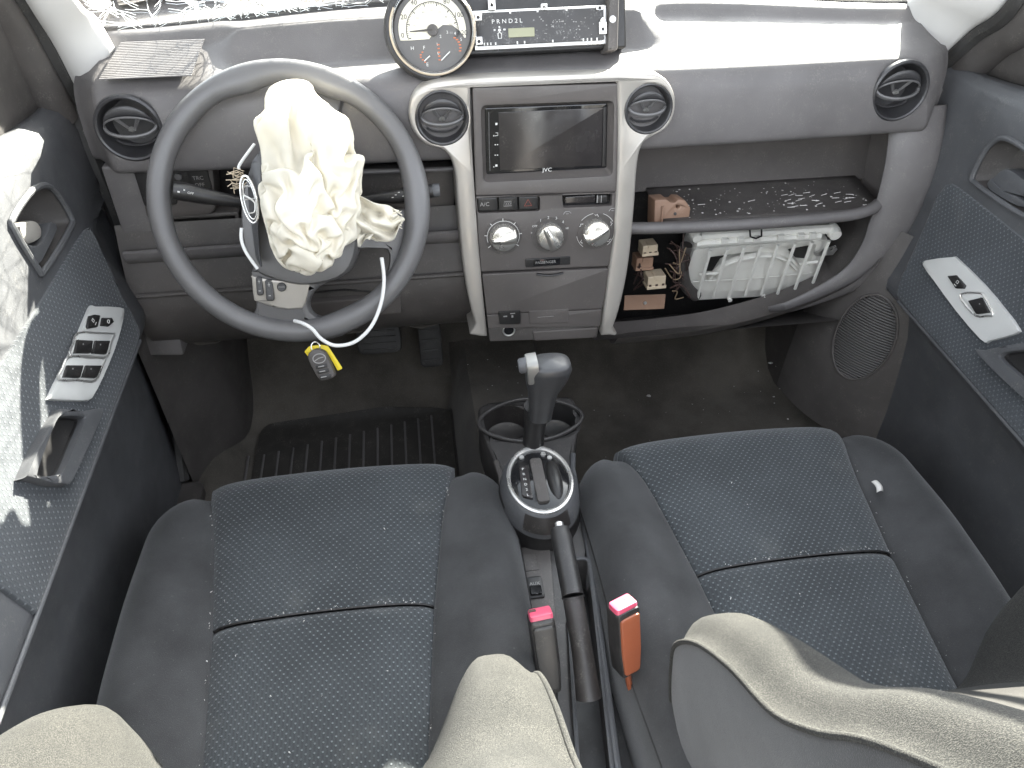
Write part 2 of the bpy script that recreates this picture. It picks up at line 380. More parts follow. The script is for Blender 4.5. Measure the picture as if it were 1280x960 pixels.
for k in range(34): crack(random.uniform(-.95, -.15), random.uniform(.01, .07), random.uniform(.1, 6), 9, .010, .0003)
for k in range(80): crack(-.62+random.gauss(0, .12), .04+random.gauss(0, .025), random.uniform(0, 6.2), 4, .007, .0003)
for rr in (.02, .04, .065, .09, .13):
    for k in range(14):
        a = k/14*6.283+random.uniform(-.15, .15); crack(-.60+rr*.8*math.cos(a)/.62, .05+rr*.6*math.sin(a)/.7, a+1.57, 4, rr*.1, .0004)
cm = plastic('cracked_glass_white', (.80, .84, .86), .4, 100, 0, .02)
obj('crack', join(*crk), cm, win, kind='stuff', smooth=None)
# frosted patch of crushed glass round the blow
seal = [wsurf(u, 0)+V(0, -.002, .004) for u in lin(-1, 1, 61)]
obj('seal', tube(seal, .006, 8), 'rubber', car)
for s in (-1, 1):
    # A-pillar trim: a rounded channel running up and back from the end of the dashboard
    if s < 0: foot = [(at(106, 128, 'x', -.664), at(142, 60, 'x', -.592)), (at(70, 62, 'x', -.664), at(118, 22, 'x', -.604)), (at(36, 0, 'x', -.662), at(88, -14, 'x', -.604))]
    else: foot = [(at(1169, 80, 'x', .664), at(1112, 22, 'x', .592)), (at(1215, 38, 'x', .664), at(1138, 0, 'x', .604)), (at(1264, -4, 'x', .662), at(1172, -32, 'x', .604))]
    base = foot+[(V(s*.655, 1.02, 1.04), V(s*.592, 1.06, 1.06)), (V(s*.61, .72, 1.28), V(s*.54, .76, 1.30))]
    A = spline([b[0] for b in base], 5); B = spline([b[1] for b in base], 5); n = len(A)
    def pf(u, v, A=A, B=B, s=s):
        i = int(v); a, b = A[i], B[i]; t = (b-a); out = V(-s*.35, -1, .25).normalized(); out = (out-t.normalized()*out.dot(t.normalized())).normalized()
        k = math.sin(math.pi*min(1, max(0, u)))**.6; return a+t*u+out*(.026*k)
    obj('pillar_trim', grid(pf, lin(0, 1, 13), range(n)), 'pillar', car, solid=.004)
    # dark seal along the pillar and the door opening
    path = [a+V(s*.005, -.010, -.002) for a in A][::-1]+[V(s*.672, 1.155, .74), V(s*.666, 1.135, .66), V(s*.662, 1.13, .55), V(s*.660, 1.11, .40), V(s*.668, 1.07, .22), V(s*.672, 1.0, .10)]
    obj('door_seal', tube(spline(path, 3), .0135, 8), 'rubber', car)
    fr_ = [a+V(s*.030, -.030, -.008) for a in A][::-1]
    obj('door_frame_trim', tube(fr_, .028, 10), 'dash_dark', car)
    # kick panel under the end of the dashboard
    def kick(u, v, s=s): return V(s*(.655-.055*ss(.0, .5, u)*(1-.3*ss(.6, 1, u))-.05*u*u), 1.00+.36*u, .03+.46*v-.03*u*v)
    kp = obj('kick_panel', grid(kick, lin(0, 1, 21), lin(0, 1, 13)), 'dash_dark', car)
    if s > 0:
        c = at(1077, 424, 'x', .585); fk = frame(c, (.55, -.83, 0), (0, .25, 1))
        kf_ = lambda u, v, h: fk(u, v, h-2.4*u*u*(1 if u < 0 else 1.5)-.35*v*v-.004)
        obj('speaker_panel', grid(lambda u, v: kf_(u, v, .0), lin(-.14, .13, 25), lin(-.22, .20, 25)), 'dash_dark', kp)
        obj('speaker_grille', patch([circ(0, 0, .066, 36, .76, 1.30)], kf_, .0025, .002, -.004, lin(-.05, .05, 9), lin(-.08, .08, 11)), 'mesh', kp)
        obj('grille_rim', tube([kf_(.0515*math.cos(a), .088*math.sin(a), .001) for a in lin(0, 6.283, 40)[:-1]], .0026, 8, True), 'dash_dark', kp)
for s in (-1, 1):
    obj('sill_trim', box(frame((s*.675, .2, .03), (1, 0, 0), (0, 1, 0)), -.04, .04, -.7, .80, 0, .07), 'dash_dark', car, bevel=.012)
    obj('hinge_pillar', box(frame((s*.725, 1.28, .01), (1, 0, 0), (0, 1, 0)), -.045, .05, -.145, .13, 0, .735), 'rubber', car, bevel=.01)
obj('firewall', grid(lambda u, v: V(u, 1.36+.03*math.sin(u*9), v), lin(-.7, .7, 31), lin(.1, .84, 10)), 'carpet', car)
obj('bonnet', grid(lambda u, v: V(u*(.70-.10*ss(.5, 1, v)), 1.285+.9*v-.10*u*u, .834-.03*u*u-.12*v**2-.20*ss(.9, 1, v)), lin(-1, 1, 25), lin(0, 1, 21)), 'paint', car)
obj('cowl', grid(lambda u, v: V(u*.66, wbase(u*.62)+.008+v*(1.30-.10*u*u-wbase(u*.62)), .832-wlow(u*.66)-.03*math.sin(v*3.14)*.6-.006*v), lin(-1, 1, 25), lin(0, 1, 9)), 'pillar', car)
obj('wiper', join(tube([V(-.42, 1.25, .850), V(-.1, 1.285, .858), V(.22, 1.275, .856)], .006, 8), tube([V(-.5, 1.30, .850), V(-.1, 1.29, .864)], .008, 8)), 'black', car)

# ------------------------------------------------------------------ dashboard
dash = thing('dashboard', 'grey plastic car dashboard with round air vents and an open empty glovebox bay', 'dashboard', (0, 1.1, .69))
def yf(x): return 1.043+.012*(abs(x)/.6)**2
PR = [(.075, .690, .075, .690), (.012, .687, .012, .687), (-.006, .689, -.006, .689), (-.013, .694, -.013, .694), (-.015, .705, -.015, .705), (-.013, .735, -.013, .735), (-.007, .768, -.007, .768), (.001, .786, .001, .786), (.010, .796, .010, .796), (.022, .8015, .022, .8015),
      (.045, .803, .045, .806), (.080, .8045, .075, .813), (.092, .8095, .10, .8195), (.133, .8425, .128, .8275), (.141, .8470, .146, .8335), (.150, .8490, .168, .8480), (.19, .850, .19, .853)]
NT_ = len(PR)-1
def wrec(x): return ss(-.452, -.415, x)*(1-ss(.155, .20, x))
def dprof(x, t):
    t = max(0., min(NT_-1e-6, t)); i = int(t); f = t-i; wr = wrec(x); k = (wbase(x)-yf(x)-.002)/.19
    def pt(i):
        a = PR[i]; d = a[2]+(a[0]-a[2])*wr; z = a[3]+(a[1]-a[3])*wr
        return V(x, yf(x)+(d*(k if d > .03 else 1)), z-wlow(x)*max(0, d-.02)/.17)
    e = ss(.60, .645, abs(x)); q = [pt(max(0, min(NT_, j))) for j in (i-1, i, i+1, i+2)]; p = .5*((2*q[1])+(q[2]-q[0])*f+(2*q[0]-5*q[1]+4*q[2]-q[3])*f*f+(3*q[1]-q[0]-3*q[2]+q[3])*f*f*f); p.y += e*.05; p.z -= e*.008*(1 if t > 5 else 0); return p
def dfn(x, t, h):
    p = dprof(x, t)
    if abs(h) < 1e-9: return p
    a = dprof(x, t+.05)-dprof(x, t-.05); b = dprof(x+.002, t)-dprof(x-.002, t); n = b.cross(a); n.normalize()
    return p+n*h
def t_of_z(x, z):
    lo, hi = 2., 9.
    for _ in range(30):
        m = (lo+hi)/2
        if dprof(x, m).z < z: lo = m
        else: hi = m
    return lo
VC = [at(162, 160, 'y', 1.046), at(1124, 113, 'y', 1.046)]
holes = [[(x, t_of_z(x, z)) for x, z in circ(c.x, c.z, .0405, 32)] for c in VC]
us = sorted(set([round(x, 4) for x in lin(-.64, .64, 44)]+[-.452, -.44, -.43, -.42, -.41, .155, .165, .178, .19, .2]))
vs = lin(.25, NT_-.25, NT_*3-1)
obj('dash_shell', patch([[(-.648, 0.001), (.648, .001), (.648, NT_-.001), (-.648, NT_-.001)]]+holes, dfn, 0, .0004, -.003, us, vs), 'dash', dash, smooth=50)
# ribbed loudspeaker grille on the raised left end of the dash top
gp = [at(152, 54, 'z', .830), at(256, 50, 'z', .833), at(240, 96, 'z', .812), at(124, 101, 'z', .811)]
gn = (gp[1]-gp[0]).cross(gp[3]-gp[0]).normalized()
rows = 22; bars = []
for i in range(rows):
    t = (i+.5)/rows; a = gp[3].lerp(gp[0], t)+V(0, 0, .0035); b = gp[2].lerp(gp[1], t)+V(0, 0, .0035); bars.append((a, b))
gf = frame(gp[3], gp[2]-gp[3], gp[0]-gp[3])
spk = obj('speaker_cover', grid(lambda u, v: gp[3].lerp(gp[2], u).lerp(gp[0].lerp(gp[1], u), v)+V(0, 0, .001), lin(0, 1, 9), lin(0, 1, 9)), 'dash_dark', dash)
e_ = (gp[0]-gp[3]).normalized()*.0015; up_ = gn if gn.z > 0 else -gn
for a, b in bars:
    a, b = a-V(0, 0, .0025), b-V(0, 0, .0025); q = [a-e_, a+e_, b+e_, b-e_]; t_ = [p+up_*.0011 for p in (a-e_*.7, a+e_*.7, b+e_*.7, b-e_*.7)]
    obj('slat', (q+t_, [(0, 1, 5, 4), (1, 2, 6, 5), (2, 3, 7, 6), (3, 0, 4, 7), (4, 5, 6, 7)]), 'dash', spk)

def vent(parent, c, nrm, R, mat='vent', turn=0.):
    """round outlet: rim, bowl, and a tilted eye-shaped shutter with its lower lip, two struts and a hub"""
    nrm = Vector(nrm).normalized(); X = AX['x']; f = frame(c, X, nrm.cross(X)); assert f.Z.dot(nrm) > .9
    v = obj('air_vent', lathe([(R*1.17, -.004), (R*1.15, .0015), (R*1.08, .0035), (R*1.02, .002), (R, -.002), (R*.97, -.018), (R*.80, -.034), (0, -.036)], f, 40), mat, parent)
    r = R*.88
    def lid(u, w_):
        a = math.pi*u; k = w_; return f(r*math.cos(a), r*(math.sin(a)*(.10+.82*k)+.02*(1-k)), -.012+.017*math.sin(math.pi*k*.62)*math.sin(a)**.7)
    obj('shutter', grid(lid, lin(.0, 1., 25), lin(.46, 1, 8)), mat, v, solid=.0015)
    lip = [f(r*math.cos(a), r*(.0-.34*math.sin(a)), -.009+.009*math.sin(a)) for a in lin(0, math.pi, 21)]
    obj('shutter_lip', tube(lip, .0026, 8, flat=1.4), 'leather', v)
    obj('shutter_rim', tube([f(r*math.cos(a), r*(.01+.47*math.sin(a)), -.009+.014*math.sin(a)) for a in lin(0, math.pi, 21)], .0015, 6), 'leather', v)
    for s in (-1, 1):
        for q in (0, 1): obj('strut', tube([f(s*r*(.40+.12*q), r*.42, -.002), f(s*r*(.09+.05*q), -r*.10, -.012)], .0013, 6), 'leather', v)
    hub = []
    for k in range(5):
        a = rad(30+30*k); hub.append(tube([f(0, -r*.2, -.012), f(r*.13*math.cos(a), -r*.2+r*.17*math.sin(a), -.009)], .0022, 6))
    obj('hub', join(*hub), 'satin', v)
    low = [f(r*.8*math.cos(a), -r*.45-r*.35*math.sin(a), -.016) for a in lin(.3, math.pi-.3, 12)]
    obj('vane', tube(low, .0018, 6), mat, v)
for c in VC:
    x = c.x; p = dfn(x, t_of_z(x, c.z), 0); vent(dash, p, (0, -1, .10), .0385)
    
# ---- left of the column: switch panel, coin tray, knee panels
L0 = V(0, 1.068, .65); fl = frame(L0, (1, 0, 0), (0, .10, 1))
def lpx(pts, h=0., fr=fl): return [uv_on(fr, x, y, h) for x, y in pts]
obj('side_trim', patch([rpoly(lpx([(128, 204), (172, 205), (196, 268), (205, 330), (232, 440), (186, 440), (160, 300)]), .006)], fl, .012, .004, -.03), 'dash', dash)
sp = obj('switch_panel', patch([rpoly(lpx([(174, 207), (268, 201), (272, 258), (262, 264), (186, 268)]), .006)], fl, .014, .003, -.03), 'face', dash)
for (x0, y0, x1, y1, tx) in ((181, 211, 210, 257, ''), (214, 211, 236, 238, ''), (239, 210, 259, 240, 'DSC\nOFF')):
    a = uv_on(fl, x0, y1, .014); b = uv_on(fl, x1, y0, .014)
    bt = obj('button', patch([rect(a[0], b[0], a[1], b[1], .003)], fl, .017, .0015, .010), 'black', sp)
    if tx:
        obj('lamp_print', text('TRC', .008, fl, (a[0]+b[0])/2, a[1]*.38+b[1]*.62, .0175), 'printg', bt); obj('lamp_print', text('OFF', .008, fl, (a[0]+b[0])/2, a[1]*.68+b[1]*.32, .0175), 'printg', bt)
    elif x0 > 212:
        f2 = frame(fl((a[0]+b[0])/2, a[1]*.3+b[1]*.7, .017), fl.X, fl.Y); obj('dial', lathe([(.005, 0), (.0048, .003), (0, .0034)], f2, 16), 'leather', bt)
        obj('mirror_mark', join(*[box(f2, -.004+.0035*k, -.002+.0035*k, -.024, -.020, 0, .0005) for k in range(3)]), 'printg', bt)
# dark well behind the column
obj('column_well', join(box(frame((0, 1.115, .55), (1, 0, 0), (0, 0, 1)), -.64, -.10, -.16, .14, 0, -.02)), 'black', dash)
obj('coin_tray', join(*[patch([rpoly(lpx([(187, 268), (300, 262), (300, 306), (192, 312)]), .006), rpoly(lpx([(192, 273), (295, 267), (295, 300), (198, 306)]), .004)], fl, .008, .002, -.03), box(fl, *(lambda a, b: (a[0], b[0], a[1], b[1]))(uv_on(fl, 190, 309), uv_on(fl, 298, 266)), -.032, -.030)]), 'dash_dark', dash, smooth=30)
obj('column_slot', patch([rpoly(lpx([(440, 212), (566, 207), (570, 235), (566, 268), (452, 262)]), .006)], fl, .004, .003, -.02), 'dash_dark', dash)
obj('column_ledge', join(tube([fl(*uv_on(fl, x, y, .01), .014) for x, y in ((440, 214), (500, 212), (566, 210))], .004, 8)), 'dash', dash)
def knee(u, v): return V(-.64+.535*u, 1.055-.055*math.sin(v*math.pi*.62)+.03*(1-u)*(v)*0+.12*v*v*(v > .5)*(v-.5), .605-.235*v-.016*(1-u)*0)
kn = obj('knee_panel', grid(knee, lin(0, 1, 31), lin(0, 1, 22)), 'dash_dark', dash)
obj('knee_ridge', tube([knee(u, .18)+V(0, -.006, .002) for u in lin(.02, .98, 20)], .015, 10, flat=.5, up=(0, 1, .6)), 'dash', kn)
obj('knee_crease', tube([knee(u, .42)+V(0, -.003, 0) for u in lin(.02, .98, 20)], .004, 8), 'dash_dark', kn)
fk = frame(V(-.30, 1.004, .505), (1, 0, 0), (0, -.1, 1))
obj('hatch_cover', patch([rect(*(lambda a, b: (a[0], b[0], a[1], b[1]))(uv_on(fk, 372, 398), uv_on(fk, 500, 366)), .006)], fk, .008, .003, -.02), 'face', kn)
obj('hatch_slot', tube([fk(*uv_on(fk, x, y, .006), .006) for x, y in ((388, 366), (430, 362), (470, 365))], .002, 6), 'black', kn)
obj('underdash_felt', grid(lambda u, v: V(-.66+.78*u, 1.06+.28*v, .375+.06*v+.01*math.sin(u*40)), lin(0, 1, 30), lin(0, 1, 8)), 'carpet', dash)

# ---- right: open shelf above the emptied glovebox bay
sh_y, sh_z = 1.028, .564
sa, sb = at(795, 287, 'y', sh_y), at(1098, 262, 'y', sh_y)
def spl_at(P, u):
    t = u*(len(P)-1); i = min(len(P)-2, int(t)); return P[i].lerp(P[i+1], t-i)
def bayx(x): return .105+(x)*1.0
obj('bay_back', grid(lambda u, v: V(.10+.56*u, 1.155+.012*math.sin(v*3.14), .555+.155*v), lin(0, 1, 21), lin(0, 1, 8)), 'bay', dash)
shelf = obj('shelf_tray', grid(lambda u, v: V(.205+.385*u, sh_y+.002+(1.16-sh_y)*v, sh_z-.006-.004*math.sin(3.14*v)), lin(0, 1, 15), lin(0, 1, 9)), 'dash_dark', dash, solid=.004)
bar = [V(.10, sh_y-.004, .566), V(.20, sh_y-.010, .563), V(.35, sh_y-.012, .561), V(.50, sh_y-.008, .562), V(.548, sh_y+.000, .565), V(.572, sh_y+.014, .568)]
obj('shelf_edge', tube(spline(bar, 5), .0100, 12, flat=.95), 'dash', shelf)
# right end cheek of the bay, sweeping down and in under the glovebox
def cheek(u, v):
    z = .705-.355*v; x = .585+.03*math.sin(v*2)-.14*max(0, v-.55)**1.5*3; return V(x+(.020)*u, 1.16-.095*u+.01*math.sin(u*3.14), z)
obj('bay_cheek', grid(cheek, lin(0, 1, 13), lin(0, 1, 21)), 'bay', dash)
col = spline([V(.606, 1.078, .715), V(.610, 1.050, .64), V(.610, 1.035, .55), V(.600, 1.030, .49), V(.572, 1.030, .435), V(.52, 1.032, .398), V(.44, 1.028, .370), V(.33, 1.02, .352), V(.22, 1.01, .352), V(.13, 1.00, .360)], 6)
obj('end_column', tube(col[:36]+[col[35]+V(-.02, .020, -.016)], [.046]*14+[.046-.0016*i for i in range(22)]+[.006], 16, flat=.42, up=(0, 1, .2)), 'dash', dash)
obj('lower_lip', grid(lambda u, v: spl_at(col[20:], u)+V(0, -.020+.09*v-.012*math.sin(v*3.14), .014-.042*math.sin(v*2.2)+.0*u), lin(0, 1, 40), lin(0, 1, 12)), 'bay', dash, smooth=80)
obj('outer_cheek', grid(lambda u, v: V(.600+.085*u+.0*v, 1.085+.02*u, .715-.40*v), lin(0, 1, 5), lin(0, 1, 9)), 'rubber', dash)
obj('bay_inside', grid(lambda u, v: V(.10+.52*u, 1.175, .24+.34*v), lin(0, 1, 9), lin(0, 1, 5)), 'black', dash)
obj('bay_floor', grid(lambda u, v: V(.10+.48*u, 1.015+.16*v, .345-.08*v), lin(0, 1, 12), lin(0, 1, 5)), 'dash_dark', dash)

# ------------------------------------------------------------------ centre stack
SF = frame((0, 1.018, .7267), (1, 0, 0), (0, math.sin(rad(9.3)), math.cos(rad(9.3))))
def S(pts, h=0.): return [uv_on(SF, x, y, h) for x, y in pts]
def SR(x0, y0, x1, y1, h=0., sk=-.022, r=.002):
    """upright rectangle on the stack whose corners are seen at those two points"""
    a, b = uv_on(SF, x0, y1, h), uv_on(SF, x1, y0, h); return a[0], b[0], a[1], b[1]
stack = thing('center_stack', 'silver framed centre stack with round vents, three climate knobs and buttons', 'centre stack', SF(0, -.28, 0))
outer = spl2(S([(600, 421), (594, 405), (585, 370), (578, 325), (572, 260), (568, 212), (556, 189), (533, 181), (517, 165), (511, 143), (516, 121), (530, 108), (552, 102), (600, 99), (690, 95.5), (775, 93), (812, 91), (832, 99), (843, 117), (844, 138), (835, 159), (818, 170), (804, 180), (797, 206), (793, 260), (786, 330), (776, 380), (766, 411), (759, 420)], .010), 4)
inner = S([(609, 421), (603, 360), (597, 290), (592, 215), (588, 150), (588, 107.5), (680, 104.5), (772, 101), (773, 160), (772, 215), (768, 290), (760, 350), (754, 400), (752, 420)], .010)
k0 = max(range(len(outer)), key=lambda i: -((outer[i][0]-inner[0][0])**2+(outer[i][1]-inner[0][1])**2)) 
# one closed outline: round the outside from the left foot to the right foot, then back up the inside
lp = outer[:-4]+[inner[-1]]+[p for p in inner[-2:0:-1]]+[inner[0]]
cl, cr = uv_on(SF, 553, 148, .01), uv_on(SF, 811, 136.5, .01)
sil = obj('silver_frame', patch([lp, circ(cl[0], cl[1], .0345, 36), circ(cr[0], cr[1], .0325, 36)], SF, .010, .004, -.06), 'silver', stack, smooth=50)
vent(stack, SF(cl[0], cl[1], .008), SF.Z, .0325); vent(stack, SF(cr[0], cr[1], .008), SF.Z, .0305)
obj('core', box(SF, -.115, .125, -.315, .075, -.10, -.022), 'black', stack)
scr_o = rpoly(S([(590, 108), (771, 103), (770, 238), (594, 243)]), .003)
scr_i = rpoly(S([(601, 131), (766, 125), (764, 218), (604, 226)]), .008)
scr_i2 = rpoly(S([(606, 136), (761, 130), (760, 212), (608, 220)]), .003)
sur = obj('stereo_surround', patch([scr_o, scr_i], SF, .007, .002, -.03), 'face', stack)
ring1, ring2 = rpoly(S([(601, 131), (766, 125), (764, 218), (604, 226)]), .008, 6), rpoly(S([(608, 137.5), (760, 131.5), (758, 210.5), (610, 218.5)]), .003, 6)
n_ = len(ring1); obj('recess_lip', ([SF(u, v, .006) for u, v in ring1]+[SF(u, v, -.012) for u, v in ring2], [(i, (i+1) % n_, n_+(i+1) % n_, n_+i) for i in range(n_)]), 'face', sur)
low_o = rpoly(S([(594, 244), (770, 239), (766, 290), (760, 331), (601, 338), (597, 290)]), .003)
bwell = rpoly(S([(595.5, 246.5), (674, 244), (674, 262), (597, 265)]), .004); slotw = rpoly(S([(702, 241.5), (764, 240), (763, 256), (703, 258)]), .003)
clim = obj('climate_panel', patch([low_o, bwell, slotw], SF, .006, .0015, -.03), 'face', stack)
obj('button_well', box(SF, *SR(594, 243, 676, 267), -.02, -.006), 'black', clim); obj('slot_well', box(SF, *SR(700, 239, 766, 259), -.02, -.004), 'gloss', clim)
for i, (x0, x1) in enumerate(((597, 621.5), (623, 646.5), (648, 672))):
    y = 255-(i*.75); q = rpoly(S([(x0, y-7.5), (x1, y-8.2), (x1+.5, y+8), (x0+.7, y+8.8)], .006), .0025 if i != 1 else .001)
    bt = obj('button', patch([q], SF, .0075, .0015, -.006), 'black', stack); c = uv_on(SF, (x0+x1)/2, y+.4, .0078)
    if i == 0: obj('letters', text('A/C', .0085, SF, c[0]-.004, c[1], .0079), 'printg', bt)
    if i == 1:
        fr2 = frame(SF(c[0], c[1], .0077), SF.X, SF.Y); obj('defrost_mark', join(*([tube([fr2(-.006, -.0035), fr2(.006, -.0035), fr2(.005, .0035), fr2(-.005, .0035)], .0005, 4, True)]+[tube([fr2(-.003+.003*k, -.0022), fr2(-.002+.003*k, 0), fr2(-.003+.003*k, .0022)], .0005, 4) for k in range(3)])), 'printg', bt)
    if i == 2:
        fr2 = frame(SF(c[0], c[1], .0077), SF.X, SF.Y); obj('hazard_triangle', tube([fr2(-.0055, -.004), fr2(.0055, -.004), fr2(0, .0055)], .0008, 4, True), 'redp', bt)
sl_ = SR(706, 243.5, 744, 254.5)
obj('clock_window', patch([rect(*sl_, .002)], SF, .002, .001, -.004), 'screen', clim)
obj('slider', patch([rect(*SR(746, 242.5, 759, 253), .004)], SF, .005, .0015, -.004), 'black', clim)
obj('slider_mark', join(box(SF, *SR(745, 243, 746.5, 252), .003, .0055), box(SF, *SR(750, 243, 751.2, 252), .003, .0056)), 'printg', clim)
for i, (kx, ky, ang) in enumerate(((629, 295.5, 187), (687, 294, 118), (744.5, 289.5, 28))):
    c = uv_on(SF, kx, ky, .006); f = frame(SF(c[0], c[1], .006), SF.X, SF.Y)
    d = obj('knob_ring', lathe([(.0285, 0), (.0285, .0008), (.0215, .0010), (.021, 0)], f, 48), 'dash_dark', clim)
    kb = obj('climate_knob', lathe([(.0215, 0), (.0212, .006), (.0202, .010), (.0185, .0135), (.0178, .0140), (0, .0150)], f, 48), 'knob', stack, smooth=50)
    g = frame(f(0, 0, 0), f.X*math.cos(rad(ang))+f.Y*math.sin(rad(ang)), -f.X*math.sin(rad(ang))+f.Y*math.cos(rad(ang)))
    def grip(u, v, g=g):
        x = -.0185+.037*u; wv = (.0062+.0050*(1-u)**1.5); hh = .0150+.0062*math.sin(math.pi*min(1, max(.0, u*.94+.05)))**.5
        y = (v*2-1); return g(x, y*wv, hh-.0072*abs(y)**2.2)
    obj('grip', grid(grip, lin(0, 1, 19), lin(0, 1, 11)), 'knob', kb)
    obj('pointer', tube([g(.006, 0, .0213), g(.0165, 0, .0187)], .0008, 6), 'black', kb)
    marks = []; n = 7 if i < 2 else 5
    for k in range(n):
        a = rad(215-k*250/(n-1)) if i != 1 else rad(170-k*150/(n-1)); m = frame(f(.0262*math.cos(a), .0262*math.sin(a), .0011), -f.X*math.sin(a)+f.Y*math.cos(a), f.X*math.cos(a)+f.Y*math.sin(a))
        if i == 1:
            s = ['*', 'OFF', '1', '2', '3', '4', 'HI'][k]; marks.append(text(s, .0062 if len(s) == 1 else .0045, frame(f(.0285*math.cos(a), .0285*math.sin(a), .0012), f.X, f.Y), 0, 0, .0001))
        elif i == 0: marks.append(box(m, -.0005, .0005, -.0025, .0025, 0, .0002))
        else: marks.append(tube([m(-.003, -.002), m(-.001, .002), m(.001, .0), m(.003, .0015)], .0005, 4))
    if i == 0: marks.append(tube([f(.0247*math.cos(a), .0247*math.sin(a), .0011) for a in [rad(q) for q in range(-30, 200, 12)]], .0004, 4))
    if i == 2:
        for a0, a1 in ((-50, 10), (30, 70), (100, 140), (190, 230)): marks.append(tube([f(.0300*math.cos(a), .0300*math.sin(a), .0009) for a in [rad(q) for q in lin(a0, a1, 7)]], .0004, 4))
    obj('scale_marks', join(*marks), 'print', clim, smooth=None)
for (x, y) in ((711, 266), (768, 262)):
    c = uv_on(SF, x-2, y, .006); f = frame(SF(c[0], c[1], .0064), SF.X, SF.Y)
    obj('air_mark', join(tube([f(-.006, -.002), f(-.003, .002), f(.003, .002), f(.006, -.001)], .0006, 4), tube([f(-.002, -.0015), f(.002, -.0015)], .0006, 4)), 'printg', clim)
pl = obj('airbag_lamp_plate', patch([rect(*SR(656, 318, 712, 332), .002)], SF, .008, .001, .004), 'black', clim)
pw = obj('lamp_window', patch([rect(*SR(666, 319.5, 699, 330), .001)], SF, .009, .0006, .007), 'gloss', pl)
a = SR(666, 319.5, 699, 330); obj('letters', text('PASSENGER', .0062, SF, (a[0]+a[1])/2-.002, (a[2]+a[3])/2, .0093), 'printg', pw)
drw = obj('drawer', patch([rpoly(S([(602, 341), (760, 333.5), (756, 360), (752, 384), (608, 391)]), .003)], SF, .006, .0015, -.03), 'face', stack)
q = S([(670, 340), (703, 338.5)]); obj('drawer_pull', tube([SF(q[0][0]+(q[1][0]-q[0][0])*t, q[0][1]+(q[1][1]-q[0][1])*t-.003*math.sin(math.pi*t), .007) for t in lin(0, 1, 9)], .003, 8, flat=.6), 'black', drw)
lowp = obj('lower_strip', patch([rpoly(S([(608, 392), (752, 385), (749, 406), (610, 409)]), .002)], SF, .005, .0012, -.03), 'face', stack)
pp = obj('socket_plate', patch([rpoly(S([(622, 387), (650, 385.5), (650, 402), (624, 403)]), .002)], SF, .008, .001, 0), 'black', lowp)
a = uv_on(SF, 637, 395, .008); obj('socket_marks', join(box(SF, a[0]-.010, a[0]-.004, a[1]-.001, a[1]+.001, .008, .0085), box(SF, a[0]+.001, a[0]+.009, a[1]+.0035, a[1]+.005, .008, .0085), box(SF, a[0]+.003, a[0]+.006, a[1]-.003, a[1]+.001, .008, .0085)), 'printg', pp)
ap = obj('latch_plate', patch([rpoly(S([(660, 386.5), (710, 384), (709, 401), (661, 402.5)]), .002)], SF, .0068, .001, 0), 'face', lowp)
obj('latch_label', box(SF, *SR(671, 392.5, 691, 394.3), .0068, .0074), 'printg', ap)
obj('bottom_bar', patch([rpoly(S([(610, 410), (749, 404), (746, 422), (612, 427)]), .003)], SF, .001, .002, -.05), 'dash_dark', stack)
c = uv_on(SF, 636, 413, .003); f = frame(SF(c[0], c[1], .003), SF.X, SF.Y)
obj('lighter_socket', tube([f(.0095*math.cos(a), .0095*math.sin(a)) for a in lin(0, 6.283, 30)[:-1]], .0014, 8, True), 'silver2', stack); obj('socket_hole', disc(f, .009, -.0005), 'gloss', stack)
obj('lower_tray', patch([rpoly(S([(665, 413), (747, 408), (742, 421), (668, 425)]), .004)], SF, .004, .002, -.02), 'face', stack)

# ------------------------------------------------------------------ car stereo, standing in the surround
stereo = thing('car_stereo', 'black touchscreen car stereo between the round vents of the centre stack', 'car stereo', SF(.0, -.02, -.01))
obj('fascia', patch([scr_i2], SF, -.007, .002, -.06), 'gloss', stereo)
obj('touchscreen', patch([rpoly(S([(623, 140.5), (754, 135), (752, 207), (625, 213)], -.006), .001)], SF, -.0062, .0005, -.008), 'screen', stereo)
obj('side_gloss', patch([rpoly(S([(754.5, 134), (758.5, 134), (757, 208), (753, 208)], -.006), .0005)], SF, -.0060, .0005, -.008), 'black', stereo)
for i, (y, kind) in enumerate(((155, 0), (168, 1), (181, 2), (194, 3), (207, 4))):
    c = uv_on(SF, 620.5, y, -.006); f = frame(SF(c[0], c[1], -.0065), SF.X, SF.Y)
    g = [box(f, -.0015, .0015, -.0015, .0015, 0, .0002)] if kind in (0, 4) else [box(f, -.0025, -.0008, -.0006, .0006, 0, .0002), box(f, .0008, .0025, -.0006, .0006, 0, .0002)]
    if kind == 1: g = [tube([f(-.002, -.002), f(.002, -.002), f(.002, .002), f(-.001, .002)], .0005, 4)]
    if kind in (1, 4): g.append(box(f, -.0045, -.003, -.0025, -.001, 0, .0002))
    obj('touch_key', join(*g), 'print', stereo, smooth=None)
c = uv_on(SF, 684, 214, -.006); obj('maker_letters', text('JVC', .0080, SF, c[0], c[1]+.0018, -.0060, 1.15), 'print', stereo)
obj('edge_glint', tube([SF(*uv_on(SF, x, y, -.006), -.0068) for x, y in ((611, 140), (611.5, 180), (612.5, 214))], .0007, 5), 'leather', stereo)

